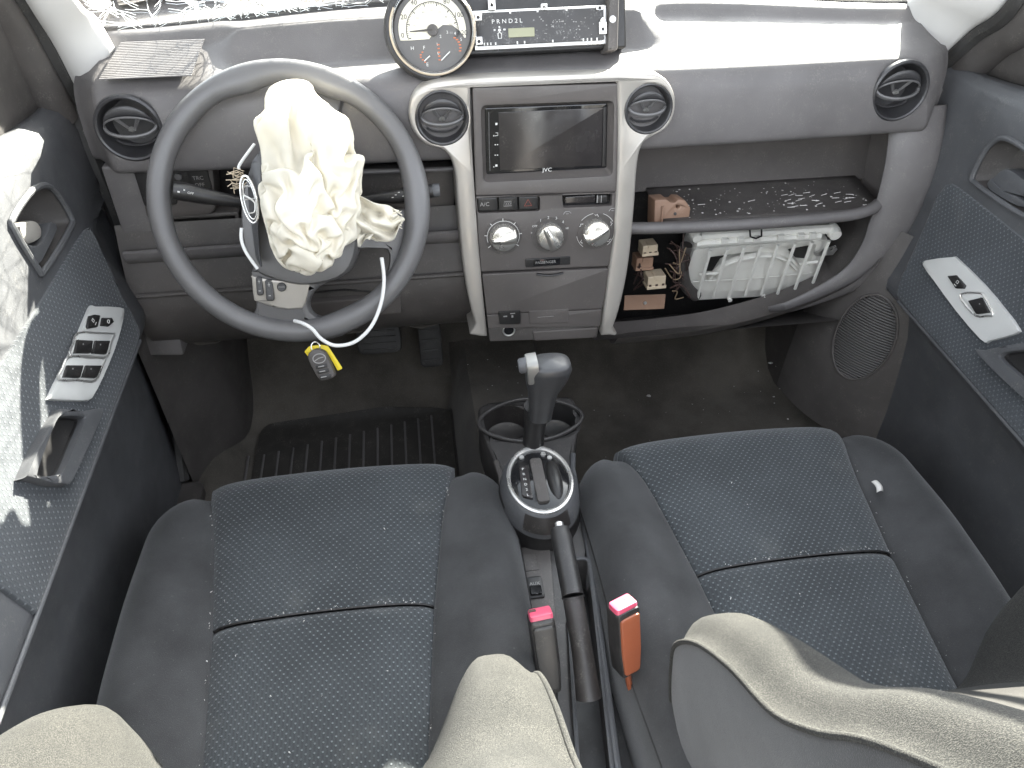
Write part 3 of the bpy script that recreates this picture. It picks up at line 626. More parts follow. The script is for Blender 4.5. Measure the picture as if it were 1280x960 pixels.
# ------------------------------------------------------------------ instrument cluster, stripped of its hood
CF = frame((-.151, 1.068, .860), (1, .02, 0), (0, .42, .90))
clu = thing('instrument_cluster', 'exposed round speedometer and bare display board on top of dashboard', 'gauge cluster', (-.05, 1.12, .80))
R = .0530
hs = obj('gauge_housing', lathe([(R*1.10, -.05), (R*1.10, -.006), (R*1.03, -.002), (R*1.0, -.004), (R*.98, -.012), (0, -.0125)], CF, 48), 'black', clu, smooth=40)
obj('dial_plate', disc(CF, R*.97, -.0118, 48), 'dialdark', clu)
top = [(R*.86*math.cos(a), R*.86*math.sin(a)) for a in lin(rad(-14), rad(194), 40)]; top += [(-R*.55, R*-.21), (-R*.1, -R*.20), (R*.06, -R*.02), (R*.28, R*.12), (R*.52, R*.10), (R*.70, -R*.04), (R*.80, -R*.20)]
obj('speed_dial', patch([top], CF, -.0105, .0004, -.0118), 'dial', clu)
tk = []; num = []
for k in range(57):
    a = rad(196-k*212/56); big = k % 8 == 0; q = frame(CF(math.cos(a)*R*.66, math.sin(a)*R*.66, -.0104), (CF.X*math.cos(a)+CF.Y*math.sin(a)), (CF.Y*math.cos(a)-CF.X*math.sin(a)))
    tk.append(box(q, -R*(.09 if big else .05), 0, -.0006 if big else -.0003, .0006 if big else .0003, 0, .0003))
for k, sN in enumerate(('0', '20', '40', '60', '80', '100', '120')):
    a = rad(187-k*194/6); num.append(text(sN, .0088, CF, math.cos(a)*R*.77, math.sin(a)*R*.77, -.0100))
tk.append(tube([CF(math.cos(a)*R*.66, math.sin(a)*R*.66, -.0103) for a in lin(rad(-14), rad(194), 40)], .0005, 4))
obj('speed_scale', join(*tk), 'black', clu, smooth=None); obj('speed_numbers', join(*num), 'black', clu, smooth=None)
obj('inner_scale', join(*[text(str(v), .0042, CF, math.cos(rad(190-k*200/8))*R*.46, math.sin(rad(190-k*200/8))*R*.46, -.0101) for k, v in enumerate(range(20, 200, 20))]), 'printg', clu, smooth=None)
obj('needle', join(tube([CF(0, 0, -.006), CF(-R*.58, -R*.015, -.008)], [.0016, .0007], 6), lathe([(.0075, -.010), (.0072, -.006), (0, -.005)], CF, 20)), 'dash_dark', clu)
obj('tacho_scale', join(*[text(str(k), .0056, CF, R*.42+R*.34*math.cos(rad(200-k*34)), -R*.42+R*.36*math.sin(rad(200-k*34)), -.0112) for k in range(0, 6)]+[text('F', .0065, CF, -R*.25, -R*.40, -.0112), text('E', .0065, CF, -R*.20, -R*.80, -.0112), text('H', .0065, CF, -R*.55, -R*.40, -.0112)]), 'print', clu, smooth=None)
obj('red_scale', join(*[box(frame(CF(R*.42+R*.26*math.cos(rad(60-k*16)), -R*.42+R*.26*math.sin(rad(60-k*16)), -.0112), CF.X, CF.Y), -.0016, .0016, -.0007, .0007, 0, .0003) for k in range(6)]+[box(frame(CF(-R*.30-R*.06*math.sin(k), -R*.50-R*.06*k, -.0112), CF.X, CF.Y), -.0012, .0012, -.0007, .0007, 0, .0003) for k in range(5)]+[box(frame(CF(R*.12, -R*.34-R*.09*k, -.0112), CF.X, CF.Y), -.0015, .0015, -.0007, .0007, 0, .0003) for k in range(5)]), 'orange', clu, kind='stuff', smooth=None)
obj('small_needle', join(tube([CF(-R*.28, -R*.72, -.009), CF(-R*.12, -R*.60, -.009)], .0009, 5), tube([CF(R*.16, -R*.72, -.009), CF(R*.40, -R*.52, -.009)], .0009, 5)), 'print', clu)
obj('lens_rim', tube([CF(R*1.03*math.cos(a), R*1.03*math.sin(a), .001+.002*math.sin(a*3)) for a in lin(0, 6.283, 60)[:-1]], .0013, 6, True), 'lens', clu)
obj('rim_edge', tube([CF(R*1.06*math.cos(a), R*1.06*math.sin(a), -.003) for a in lin(rad(150), rad(390), 50)], .0020, 6), 'cream', clu)
BF = frame(at(597, 62, 'y', 1.090), at(756, 54, 'y', 1.090)-at(597, 62, 'y', 1.090), (0, .42, .90))
def bq(px, py, h=0.): return uv_on(BF, px, py, h)
def br(x0, y0, x1, y1): a, b = bq(x0, y1), bq(x1, y0); return a[0], b[0], a[1], b[1]
W_ = bq(756, 54)[0]; H_ = bq(600, 17)[1]
bd = obj('display_board', patch([rect(0, W_-.002, .004, H_, .001)], BF, .006, .0006, 0), 'board', clu)
obj('display_frame', box(BF, -.004, W_+.004, -.001, H_+.004, -.012, -.001), 'silver2', clu, bevel=.001)
obj('board_tray', box(BF, -.03, W_+.035, -.006, H_+.03, -.045, -.013), 'black', clu, bevel=.003)
a = bq(634, 27.5); obj('gear_letters', text('P R N D 2 L', .0078, BF, a[0]-.001, a[1], .0064, 1.1), 'print', bd)
a = br(635, 48, 667, 35); a = br(635, 35, 667, 48); obj('odometer_window', patch([rect(*a, .001)], BF, .0075, .0006, .005), 'lcd', bd)
c = bq(624, 43); f = frame(BF(c[0], c[1], .0063), BF.X, BF.Y)
obj('belt_icon', join(tube([f(-.002, -.006), f(-.0025, 0), f(0, .002), f(.0025, 0), f(.002, -.006)], .0008, 4, True), lathe([(.002, 0), (0, .0005)], frame(f(0, .0045), f.X, f.Y), 10), box(f, -.008, -.0055, .004, .006, 0, .0003), box(f, .0055, .0085, .004, .006, 0, .0003), box(f, -.001, .001, .0075, .0095, 0, .0003)), 'print', bd, smooth=None)
spk_ = []
for k in range(46):
    x, y = random.uniform(662, 742), random.choice((random.gauss(27, 2), random.gauss(31, 3), random.uniform(36, 50))); q = bq(x, y); s_ = random.uniform(.0004, .0011); spk_.append(box(BF, q[0]-s_, q[0]+s_, q[1]-s_*.7, q[1]+s_*.7, .006, .0062))
obj('dust', join(*spk_), 'printg', bd, kind='stuff', smooth=None)
for (x, y, ww, hh) in ((597, 22, .010, .010), (598, 52, .010, .010), (752, 36, .011, .016), (614, 6, .010, .016), (679, 10, .009, .008), (748, 11, .010, .005)):
    q = bq(x, y); t = obj('mounting_tab', patch([rect(q[0]-ww/2, q[0]+ww/2, q[1]-hh/2, q[1]+hh/2, .001), circ(q[0], q[1]-hh*.1, .0022, 12)], BF, .009, .0006, .002), 'silver2', clu)
for (x, y) in ((752, 27), (486, 22)):
    q = bq(x, y); f = frame(BF(q[0], q[1], .009), BF.X, BF.Y); obj('screw', lathe([(.004, -.004), (.004, .001), (.003, .002), (.0012, .002), (.0008, .0008), (0, .0008)], f, 14), 'silver2', clu)
pins = []
for x in (605, 609, 613, 619, 646, 655, 690, 728, 733, 738, 745): q = bq(x, 56.5-(x-600)*.045); pins.append(box(BF, q[0]-.0009, q[0]+.0009, q[1]-.0015, q[1]+.002, .006, .0072))
for x in (601, 637, 671, 707): q = bq(x, 19-(x-600)*.05); pins.append(box(BF, q[0]-.0012, q[0]+.0012, q[1]-.001, q[1]+.0015, .006, .0072))
obj('board_pins', join(*pins), 'print', bd, kind='stuff', smooth=None)
hood_l = [CF(R*1.13*math.cos(a), R*1.13*math.sin(a), -.008) for a in lin(rad(120), rad(275), 24)]
obj('side_bracket', tube(hood_l, .0055, 8), 'black', clu)
obj('end_cap', patch([rpoly([bq(757, 66), bq(770, 64), bq(772, -4), bq(759, -4)], .004)], BF, .012, .004, -.05), 'dash_dark', clu)
obj('cap_screw', lathe([(.005, 0), (.0045, .002), (0, .002)], frame(BF(*bq(763, 26), .012), BF.X, BF.Y), 14), 'silver2', clu)

# ------------------------------------------------------------------ blower housing and connectors in the emptied glovebox bay
HF = frame((.40, 1.083, .44), (1, 0, 0), (0, -.18, 1))
blow = thing('blower_housing', 'white slatted blower housing exposed under the shelf on the right', 'heater housing', (.40, 1.09, .365))
def hq(x, y, h=0.): return uv_on(HF, x, y, h)
win_o = rpoly([hq(*p, -.010) for p in ((868, 312), (1036, 299), (1012, 362), (1000, 369), (866, 376), (856, 366), (858, 340))], .006)
wl = rpoly([hq(*p, -.010) for p in ((888, 322), (952, 314), (940, 322), (905, 334), (895, 350), (881, 350))], .003)
wr = rpoly([hq(*p, -.010) for p in ((985, 312), (1020, 306), (1012, 334), (1000, 333), (990, 322))], .003)
obj('back_plate', patch([win_o, wl, wr], HF, -.010, .003, -.06), 'white', blow)
obj('dark_cavity', box(HF, hq(870, 340)[0], hq(1020, 340)[0], hq(940, 368)[1]+.01, hq(940, 312)[1]+.006, -.059, -.034), 'black', blow)
def hp(x, y, h): return HF(*hq(x, y, h), h)
fan = [hp(885, 350, -.012), hp(898, 336, -.008), hp(915, 326, -.006), hp(940, 320, -.005), hp(965, 319, -.005), hp(983, 325, -.007), hp(995, 336, -.010)]
obj('fan_rim', tube(spline(fan, 5), .006, 8, flat=.6), 'white', blow)
obj('fan_dome', grid(lambda u, v: HF(hq(945, 365)[0]+.068*math.cos(math.pi*u)*(1-.0*v)*v*.95, hq(945, 365)[1]+.056*math.sin(math.pi*u)*v, -.010+.006*(1-v*v)), lin(0, 1, 25), lin(.01, 1, 8)), 'white', blow)
for k in range(8):
    x0 = 888+k*21.2; x1 = 872+k*20.0; obj('rib', tube([hp(x0, 313-k*1.7, .004), hp((x0+x1)/2, 342-k*1.4, .005), hp(x1, 372-k*1.0, .002)], .0032, 6), 'white', blow, smooth=30)
obj('cross_rib', tube([hp(874, 343, .000), hp(900, 341, .0)], .0028, 6), 'white', blow); obj('cross_rib', tube([hp(1000, 330, .0), hp(1022, 327, .0)], .0028, 6), 'white', blow)
obj('mid_rib', tube([hp(866, 352, -.003), hp(930, 349, -.003), hp(1015, 341, -.003)], .0014, 5), 'white', blow)
obj('top_rail', join(tube([hp(868, 296, .006), hp(1040, 286, .006)], .0085, 8), tube([hp(870, 304, .012), hp(1025, 294, .012)], .0070, 8)), 'white', blow)
obj('rail_end', lathe([(.011, -.012), (.012, 0), (.010, .010), (0, .011)], frame(hp(1042, 290, .010), HF.X, HF.Y), 16), 'white', blow); obj('rail_end', lathe([(.009, -.012), (.010, 0), (.008, .010), (0, .011)], frame(hp(870, 294, .010), HF.X, HF.Y), 16), 'white', blow)
for x in (905, 925, 945, 975, 1000, 1015): obj('clip', box(frame(hp(x, 301-(x-900)*.06, .016), HF.X, HF.Y), -.006, .006, -.005, .006, -.004, .005), 'white', blow, bevel=.0012)
obj('metal_bracket', patch([rpoly([hq(1018, 318), hq(1046, 309), hq(1048, 314), hq(1042, 321), hq(1020, 322)], .001), circ(*hq(1041, 314), .003, 12)], HF, -.004, .0005, -.006), 'silver2', blow)
obj('foot_tab', box(frame(hp(1011, 364, .0), HF.X, HF.Y), -.006, .006, -.009, .007, -.004, .004), 'white', blow, bevel=.001)
obj('wire_loop', tube([hp(937, 285, .02), hp(938, 296, .022), hp(945, 298, .022), hp(952, 295, .022), hp(952, 284, .02)], .0016, 6), 'black', blow)
for x in (912, 955): obj('bottom_peg', lathe([(.004, -.004), (.004, .004), (0, .005)], frame(hp(x, 374-(x-912)*.06, .0), HF.X, HF.Y), 10), 'white', blow)
obj('left_duct', tube(spline([hp(858, 306, -.01), hp(853, 330, -.005), hp(857, 356, -.002), hp(870, 370, -.006)], 5), .011, 10), 'dash_dark', blow)

def connector(px, py, y, wx, wz, dy, mat, label, rot=0., pins=3):
    c = at(px, py, 'y', y); f = frame(c, (math.cos(rot), 0, math.sin(rot)), (-math.sin(rot), .15, math.cos(rot)))
    t = thing('wire_connector', label, 'connector', c, 'wire connectors beside the centre stack')
    obj('shell', box(f, -wx/2, wx/2, -wz/2, wz/2, -dy, 0), mat, t, bevel=.0015)
    obj('latch', box(f, -wx*.16, wx*.16, wz*.2, wz*.56, -dy*.6, .002), mat, t, bevel=.001)
    for k in range(pins): obj('cavity', box(f, -wx*.36+wx*.72*k/max(1, pins-1)-.0022, -wx*.36+wx*.72*k/max(1, pins-1)+.0022, -wz*.34, -wz*.14, -.002, .0006), 'wire', t)
    obj('lip', box(f, -wx/2-.0012, wx/2+.0012, -wz/2-.001, -wz/2+.0045, -dy*.9, .0014), mat, t, bevel=.0008); return f
c = at(838, 263, 'y', 1.06); bt_ = thing('fuse_box_cover', 'large orange tan plate standing behind the left end of the shelf', 'fuse box', c-V(0, 0, .02)); bfz = frame(c, (1, 0, -.03), (0, .25, 1))
obj('plate', patch([rpoly([uv_on(bfz, x, y) for x, y in ((817, 249), (833, 248), (836, 252), (843, 252), (846, 248), (855, 249), (862, 259), (859, 282), (816, 284))], .003), circ(*uv_on(bfz, 846, 257), .003, 12)], bfz, .006, .0025, -.03), 'tan', bt_)
obj('clip', box(bfz, -.018, -.014, -.03, .010, .006, .010), 'tan', bt_, bevel=.001); obj('screw', lathe([(.0025, 0), (.0025, .002), (0, .003)], frame(bfz(.006, -.004, .006), bfz.X, bfz.Y), 10), 'dash_dark', bt_)
f1 = connector(813, 313, 1.05, .026, .018, .03, 'cream', 'small cream connector midway between the orange plate and the lower cream plug', .05)
f2 = connector(821, 353, 1.04, .032, .023, .03, 'cream', 'larger cream connector lowest beside the silver frame', .03)
f3 = connector(806, 330, 1.065, .030, .022, .03, 'tan', 'orange tan connector between the two cream ones', 0., 1)
c = at(806, 378, 'y', 1.06); rp = thing('mounting_plate', 'dusty tan grey plate under the lowest cream connector', 'bracket', c)
obj('plate', box(frame(c, (1, 0, -.05), (0, .3, 1)), -.038, .038, -.014, .014, -.003, 0), 'tan', rp, bevel=.001); obj('screw', lathe([(.003, 0), (.003, .002), (0, .002)], frame(c+V(.0, -.001, 0), (1, 0, 0), (0, .3, 1)), 10), 'silver2', rp)
wg = []; wl_ = []
random.seed(3)
for k in range(15):
    a = at(random.uniform(828, 842), random.uniform(300, 365), 'y', 1.055); b = at(random.uniform(846, 862), random.uniform(290, 372), 'y', 1.075); m1 = a.lerp(b, .35)+V(random.uniform(-.004, .012), -random.uniform(0, .015), random.uniform(-.02, .02)); m2 = a.lerp(b, .7)+V(random.uniform(-.01, .01), -random.uniform(0, .015), random.uniform(-.025, .025))
    (wg if k % 4 else wl_).append(tube(spline([a, m1, m2, b], 5), .0011, 5))
for k in range(8):
    a = at(800+k, 330+k*4, 'y', 1.06); b = at(792, random.uniform(320, 370), 'y', 1.09); wg.append(tube(spline([a, a.lerp(b, .5)+V(0, -.006, .006), b], 5), .0014, 5))
wh = thing('wiring_harness', 'loose bundle of thin wires curling between connectors and white housing', 'wires', at(845, 340, 'y', 1.07))
obj('dark_wire', join(*wg), 'wire', wh, kind='stuff'); obj('pale_wire', join(*wl_), 'wirelt', wh, kind='stuff')

# ------------------------------------------------------------------ steering wheel, column and the burst airbag
TILT = rad(30.5)
WF = frame((-.3616, .955, .674), (1, 0, 0), (0, math.sin(TILT), math.cos(TILT)))
def wq(x, y, h=0.): return uv_on(WF, x, y, h)
def wp(x, y, h=0.): return WF(*wq(x, y, h), h)
wheel = thing('steering_wheel', 'grey three spoke steering wheel with silver audio switch insert', 'steering wheel', WF(0, 0, -.03))
def rim(u, v):
    a, b = 2*math.pi*u, 2*math.pi*v; r0 = .1725; ra, rb = .0152, .0140
    for ac, wd, am in ((rad(104), .16, .006), (rad(66), .16, .005), (rad(0), .30, .004), (rad(-70), .25, .003)):
        d = (a-ac+math.pi) % (2*math.pi)-math.pi; k = math.exp(-(d/wd)**2); ra_ = am*k; r0 -= ra_*.5; ra += ra_*.6
    return WF((r0+ra*math.cos(b))*math.cos(a), (r0+ra*math.cos(b))*math.sin(a), rb*math.sin(b)-.001)
obj('rim', grid(lambda u, v: rim(u, v), [i/128 for i in range(129)], [i/22 for i in range(23)]), 'leather', wheel, smooth=80)
seam = [WF((.1715-.0155)*math.cos(a), (.1715-.0155)*math.sin(a), -.004) for a in lin(0, 6.283, 100)[:-1]]
def wl2(pts, h): return [wq(x, y, h) for x, y in pts]
def curved(fr, k): return lambda u, v, h: fr(u, v, h-k*max(0, (u*u+v*v)-.008))
wfn = curved(WF, 1.1)
spo = spl2(wl2([(316, 332), (350, 326), (400, 326), (432, 328), (424, 345), (396, 360), (384, 380), (392, 396), (420, 404), (440, 408), (424, 424), (380, 430), (330, 426), (296, 408), (288, 396), (304, 397), (316, 388), (318, 360)], .015), 3)
obj('spoke', patch([spo], wfn, .020, .008, -.006, lin(-.12, .12, 13), lin(-.17, .05, 12)), 'leather', wheel)
ins_o = spl2(wl2([(314, 347), (318, 346), (350, 351), (384, 346), (388, 348), (384, 366), (378, 384), (370, 387), (345, 386), (320, 378), (315, 374)], .022), 3)
ins = obj('silver_insert', patch([ins_o], wfn, .0235, .002, .005, lin(-.12, .12, 13), lin(-.17, .05, 12)), 'silver', wheel)
for (x, y, ww, hh) in ((323.5, 358, 8, 24), (336, 363, 10, 28)):
    c = wq(x, y, .024); fr2 = frame(wfn(c[0], c[1], .0235), WF.X+WF.Y*-.05, WF.Y); a = ww/939/2; b = hh/939/2
    bt = obj('audio_switch', patch([rect(-a, a, -b, b, .0035)], fr2, .003, .0012, -.001), 'black', wheel)
    obj('switch_mark', join(box(fr2, -.0014, .0014, b*.45, b*.55, .003, .0034), box(fr2, -.0014, .0014, -b*.55, -b*.45, .003, .0034), box(fr2, -.0004, .0004, b*.3, b*.7, .003, .0033)), 'printg', bt)
c = wq(351.5, 359, .024); fr2 = frame(wfn(c[0], c[1], .0235), WF.X, WF.Y)
bt = obj('mode_button', lathe([(.0062, -.001), (.0062, .002), (.0052, .003), (0, .0026)], fr2, 24), 'black', wheel); obj('switch_mark', text('MODE', .0030, fr2, 0, 0, .0032), 'printg', bt)
rs = spl2(wl2([(420, 250), (470, 262), (500, 262), (516, 262), (524, 290), (516, 322), (498, 352), (478, 374), (470, 378), (480, 350), (486, 325), (478, 310), (430, 308)], .010), 3)
obj('spoke', patch([rs], wfn, .012, .007, -.010, lin(-.05, .17, 12), lin(-.14, .05, 10)), 'leather', wheel)
ts = spl2(wl2([(338, 112), (352, 104), (400, 104), (425, 112), (420, 150), (415, 200), (340, 200), (342, 140)], .010), 3)
obj('spoke', patch([ts], wfn, .006, .006, -.012, lin(-.1, .1, 9), lin(0, .17, 9)), 'leather', wheel)
hub_o = spl2(wl2([(330, 190), (380, 178), (420, 200), (446, 250), (448, 300), (432, 342), (386, 356), (340, 348), (314, 330), (302, 280), (308, 225)], .02), 4)
obj('hub_base', patch([hub_o], WF, .030, .010, -.045), 'leather', wheel)
# torn horn cover hanging at the left with its oval badge
flo = spl2(wl2([(299, 262), (303, 232), (314, 205), (331, 187), (329, 215), (327, 250), (321, 285), (321, 318), (324, 334), (311, 322), (302, 298)], .075), 4)
flc = curved(WF, .0)
fl_ = obj('horn_cover', patch([flo], lambda u, v, h: WF(u, v, .078+h-2.2*max(0, (wq(327, 250, .07)[0]-u))**1.5*6), .004, .002, -.004, lin(-.08, -.02, 8), lin(-.08, .1, 12)), 'trim', wheel)
ec = wq(314, 249, .082); ef = frame(WF(ec[0], ec[1], .0745), WF.X+WF.Y*.12+WF.Z*.5, WF.Y)
obj('badge', join(tube([ef(.0115*math.cos(a), .0290*math.sin(a), .006) for a in lin(0, 6.283, 40)[:-1]], .0013, 6, True), tube([ef(.0085*math.cos(a), .0245*math.sin(a), .0055) for a in lin(0, 6.283, 40)[:-1]], .0007, 5, True),
    tube(spline([ef(.006, .015, .0055), ef(-.004, .016, .006), ef(-.007, .007, .006), ef(.001, .001, .0062), ef(.007, -.006, .006), ef(.004, -.016, .006), ef(-.006, -.016, .0055)], 4), .0011, 5), tube([ef(-.009, .001, .0055), ef(.009, .0, .0055)], .0008, 5)), 'silver2', fl_)
obj('cover_edge', tube(spline([wp(302, 285, .060), wp(302, 300, .062), wp(308, 316, .064), wp(322, 336, .060)], 5), .0022, 6), 'cord', wheel)
thr = []
for k in range(16): a = wp(306+random.uniform(-3, 3), 214+k*1.4, .062); thr.append(tube([a, a+V(-random.uniform(.004, .014), -.002, random.uniform(-.006, .008)), a+V(-random.uniform(.010, .020), -.003, random.uniform(-.010, .006))], .0006, 4))
obj('torn_thread', join(*thr), 'cream', wheel, kind='stuff')
obj('airbag_wire', tube(spline([wp(318, 180, .055), wp(300, 205, .05), wp(299, 212, .05)], 4), .002, 6), 'cord', wheel)

# airbag: a closed nylon bag far too large for the lump it has slumped into; relaxed here so that it crumples
def make_bag():
    rng = np.random.default_rng(8)
    E = [((372, 150), .056, .050, .085, .045), ((405, 165), .036, .040, .080, .040), ((379, 215), .054, .052, .095, .052), ((377, 256), .047, .062, .100, .056), ((384, 300), .047, .046, .085, .044), ((415, 205), .042, .042, .085, .040), ((447, 186), .014, .010, .085, .014), ((436, 192), .020, .016, .085, .022), ((405, 270), .034, .050, .088, .044), ((428, 248), .028, .030, .080, .034), ((432, 282), .020, .022, .070, .026)]
    c = np.array([[*wq(*e[0], .085), e[3]] for e in E]); r = np.array([[e[1], e[2], e[4]] for e in E])
    bm = bmesh.new(); bmesh.ops.create_icosphere(bm, subdivisions=6, radius=1); P = np.array([v.co[:] for v in bm.verts]); Ed = np.array([[v.index for v in e.verts] for e in bm.edges]); Fc = [tuple(v.index for v in f.verts) for f in bm.faces]
    opp = []
    for e in bm.edges:
        f = e.link_faces; o = [[v.index for v in q.verts if v not in e.verts][0] for q in f]; opp.append(o)
    bm.free(); opp = np.array(opp)
    lob = lambda p: (np.sin(p[:, 0]*260+p[:, 1]*90)*np.sin(p[:, 1]*210-p[:, 0]*60))*.0016
    def field(p):   # <0 inside the lump
        q = (p[:, None, :]-c[None])/r[None]; d = np.linalg.norm(q, axis=2)-1; k = 9.; return -np.log(np.exp(-k*d).sum(1))/k
    ctr = np.array([*wq(385, 235, .085), .09]); D = P*np.array([1, 1.1, 1]); D /= np.linalg.norm(D, axis=1)[:, None]
    lo = np.zeros(len(P)); hi = np.full(len(P), .22)
    for _ in range(26):
        m = (lo+hi)/2; ins_ = field(ctr+D*m[:, None]) < 0; lo = np.where(ins_, m, lo); hi = np.where(ins_, hi, m)
    X = ctr+D*lo[:, None]
    rest = np.linalg.norm(X[Ed[:, 0]]-X[Ed[:, 1]], axis=1); b0 = np.linalg.norm(X[opp[:, 0]]-X[opp[:, 1]], axis=1)
    low = rng.normal(size=(40, 3)); ph = rng.uniform(0, 6.28, 40); n = np.zeros(len(P))
    for k in range(40): n += np.sin(X@(low[k]*95)+ph[k])
    n /= 6.; X = X-D*(.004*np.clip(n+.6, 0, 2))[:, None]
    gv = np.array([1.62, 1.22, 1.5]); sc = lambda I: np.linalg.norm((X[I[:, 0]]-X[I[:, 1]])*gv, axis=1)
    r1, b1 = sc(Ed), sc(opp); g1, g2_ = r1/rest, b1/b0; rest, b0 = r1, b1; N = len(P)
    cnt = np.bincount(Ed.ravel(), minlength=N); cb = np.bincount(opp.ravel(), minlength=N)
    vel = np.zeros_like(X)
    for it in range(170):
        prev = X.copy(); X = X+vel*.85; X[:, 1] -= .00002; s = min(1., it/80)
        for I, R0, cc, st, gg in ((Ed, rest, cnt, .9, g1), (opp, b0, cb, .95, g2_)):
            d = X[I[:, 1]]-X[I[:, 0]]; l = np.linalg.norm(d, axis=1)+1e-9; tgt = R0*(1/gg+(1-1/gg)*s); g = (d*((l-tgt)/l*.5*st)[:, None])
            for a in range(3):
                X[:, a] += (np.bincount(I[:, 0], g[:, a], N)-np.bincount(I[:, 1], g[:, a], N))/cc*1.6
        f = field(X); out = f > 0
        if out.any():
            e = 1e-4; o = X[out]; gr = np.stack([(field(o+np.eye(3)[a]*e)-field(o-np.eye(3)[a]*e))/(2*e) for a in range(3)], 1); g2 = (gr**2).sum(1)+1e-9; X[out] = o-gr*(np.minimum(f[out]/g2, 1.))[:, None]
        if it % 6 == 0:
            S = np.stack([np.bincount(Ed[:, 0], X[Ed[:, 1], a], N)+np.bincount(Ed[:, 1], X[Ed[:, 0], a], N) for a in range(3)], 1)/cnt[:, None]; X = X*.5+S*.5
        vel = np.clip(X-prev, -.0015, .0015)
    for _ in range(3):
        S = np.stack([np.bincount(Ed[:, 0], X[Ed[:, 1], a], N)+np.bincount(Ed[:, 1], X[Ed[:, 0], a], N) for a in range(3)], 1)/cnt[:, None]; X = X*.6+S*.4
    return [WF(*p) for p in X], Fc
bag = thing('airbag', 'crumpled cream airbag slumped out of the steering wheel hub', 'airbag', wp(375, 265, .03))
obj('bag', make_bag(), 'airbag', bag, smooth=180)
# the torn tail of the bag that hangs out to the right with frayed edge
tail_c = [(425, 262), (445, 258), (468, 262), (490, 264), (501, 270)]
def tail(u, v):
    t = u*4; i = min(3, int(t)); f = t-i; cx = tail_c[i][0]*(1-f)+tail_c[i+1][0]*f; top = [246, 246, 252, 262, 264][i]*(1-f)+[246, 246, 252, 262, 264][i+1]*f; bot = [296, 290, 304, 298, 276][i]*(1-f)+[296, 290, 304, 298, 276][i+1]*f
    y = top+(bot-top)*v; h = .075-.03*u+.012*math.sin(v*9+u*5)*(1-.4*u)+.007*math.sin(v*17-u*11)+.004*math.sin(u*30)*math.sin(v*5); return wp(cx+5*math.sin(v*6+u*3)*u, y+4*math.sin(u*16)*(.5-v), h)
obj('torn_tail', grid(tail, lin(0, 1, 48), lin(0, 1, 36)), 'airbag', bag, smooth=180, solid=.0008)
def tail2(u, v): return wp(446+22*u+7*v*(1-u)-6*v, 292-2*u+16*v*(1-.5*u)+2*math.sin(u*7), .06+.008*math.sin(u*6+v*3)+.006*v)
obj('torn_flap', grid(tail2, lin(0, 1, 22), lin(0, 1, 14)), 'airbag', bag, smooth=180, solid=.0008)
fr_e = []
for k in range(14): a = wp(494+random.uniform(-4, 6), 262+k*1.6, .045); fr_e.append(tube([a, a+V(random.uniform(.003, .009), 0, random.uniform(-.007, .005))], .0008, 4))
obj('frayed_edge', join(*fr_e), 'airbag', bag, kind='stuff')

colm = thing('steering_column', 'dark steering column with a switch stalk on each side', 'steering column', (-.355, 1.05, .58))
sax = -WF.Z; cfr = frame(WF(0, -.01, -.05), WF.X, WF.Y)
obj('shroud', patch([rpoly([(-.062, -.055), (.062, -.055), (.070, .02), (.045, .048), (-.045, .048), (-.070, .02)], .015)], cfr, .01, .01, -.12), 'dash_dark', colm)
def stalk(pts, radii, name, marks, mat='black'):
    s = obj(name, tube(spline(pts, 5), [interp(lin(0, 1, len(radii)), radii, t) for t in lin(0, 1, (len(pts)-1)*5+1)], 14), mat, colm); return s
P_ = [at(310, 254, 'y', .985), at(285, 250, 'y', .98), at(255, 245, 'y', .975), at(232, 240, 'y', .972), at(217, 238, 'y', .970)]
st = stalk(P_, [.0065, .0085, .0110, .0125, .0118], 'light_stalk', None)
ff = frame(at(232, 241, 'y', .958), (P_[4]-P_[1]).normalized()*-1, (0, .2, 1)); obj('stalk_print', join(text('OFF', .0045, ff, .006, .001, .0012), box(ff, -.003, -.001, .003, .0045, .001, .0014), box(ff, -.010, -.007, -.001, .001, .001, .0014)), 'print', st, smooth=None)
P2_ = [at(440, 252, 'y', .985), at(470, 248, 'y', .98), at(500, 245, 'y', .975), at(525, 241, 'y', .972), at(546, 238, 'y', .970)]
st = stalk(P2_, [.0065, .0075, .0100, .0100, .0085], 'wiper_stalk', None)
obj('collar', lathe([(.0090, -.006), (.0118, -.005), (.0118, .005), (.009, .006)], frame(P2_[3], (0, 1, 0), (0, 0, 1)), 20), 'black', st)
obj('end_cap', lathe([(.009, -.004), (.0095, .004), (.006, .009), (0, .010)], frame(P2_[4], (0, -1, 0), (0, 0, 1)), 16), 'trim', st)
ff = frame(at(500, 243, 'y', .958), (P2_[4]-P2_[1]).normalized(), (0, .2, 1)); obj('stalk_print', join(*[box(ff, -.012+.005*k, -.0095+.005*k, -.003+.003*(k % 3), -.0022+.003*(k % 3), .001, .0014) for k in range(5)]), 'print', st, smooth=None)

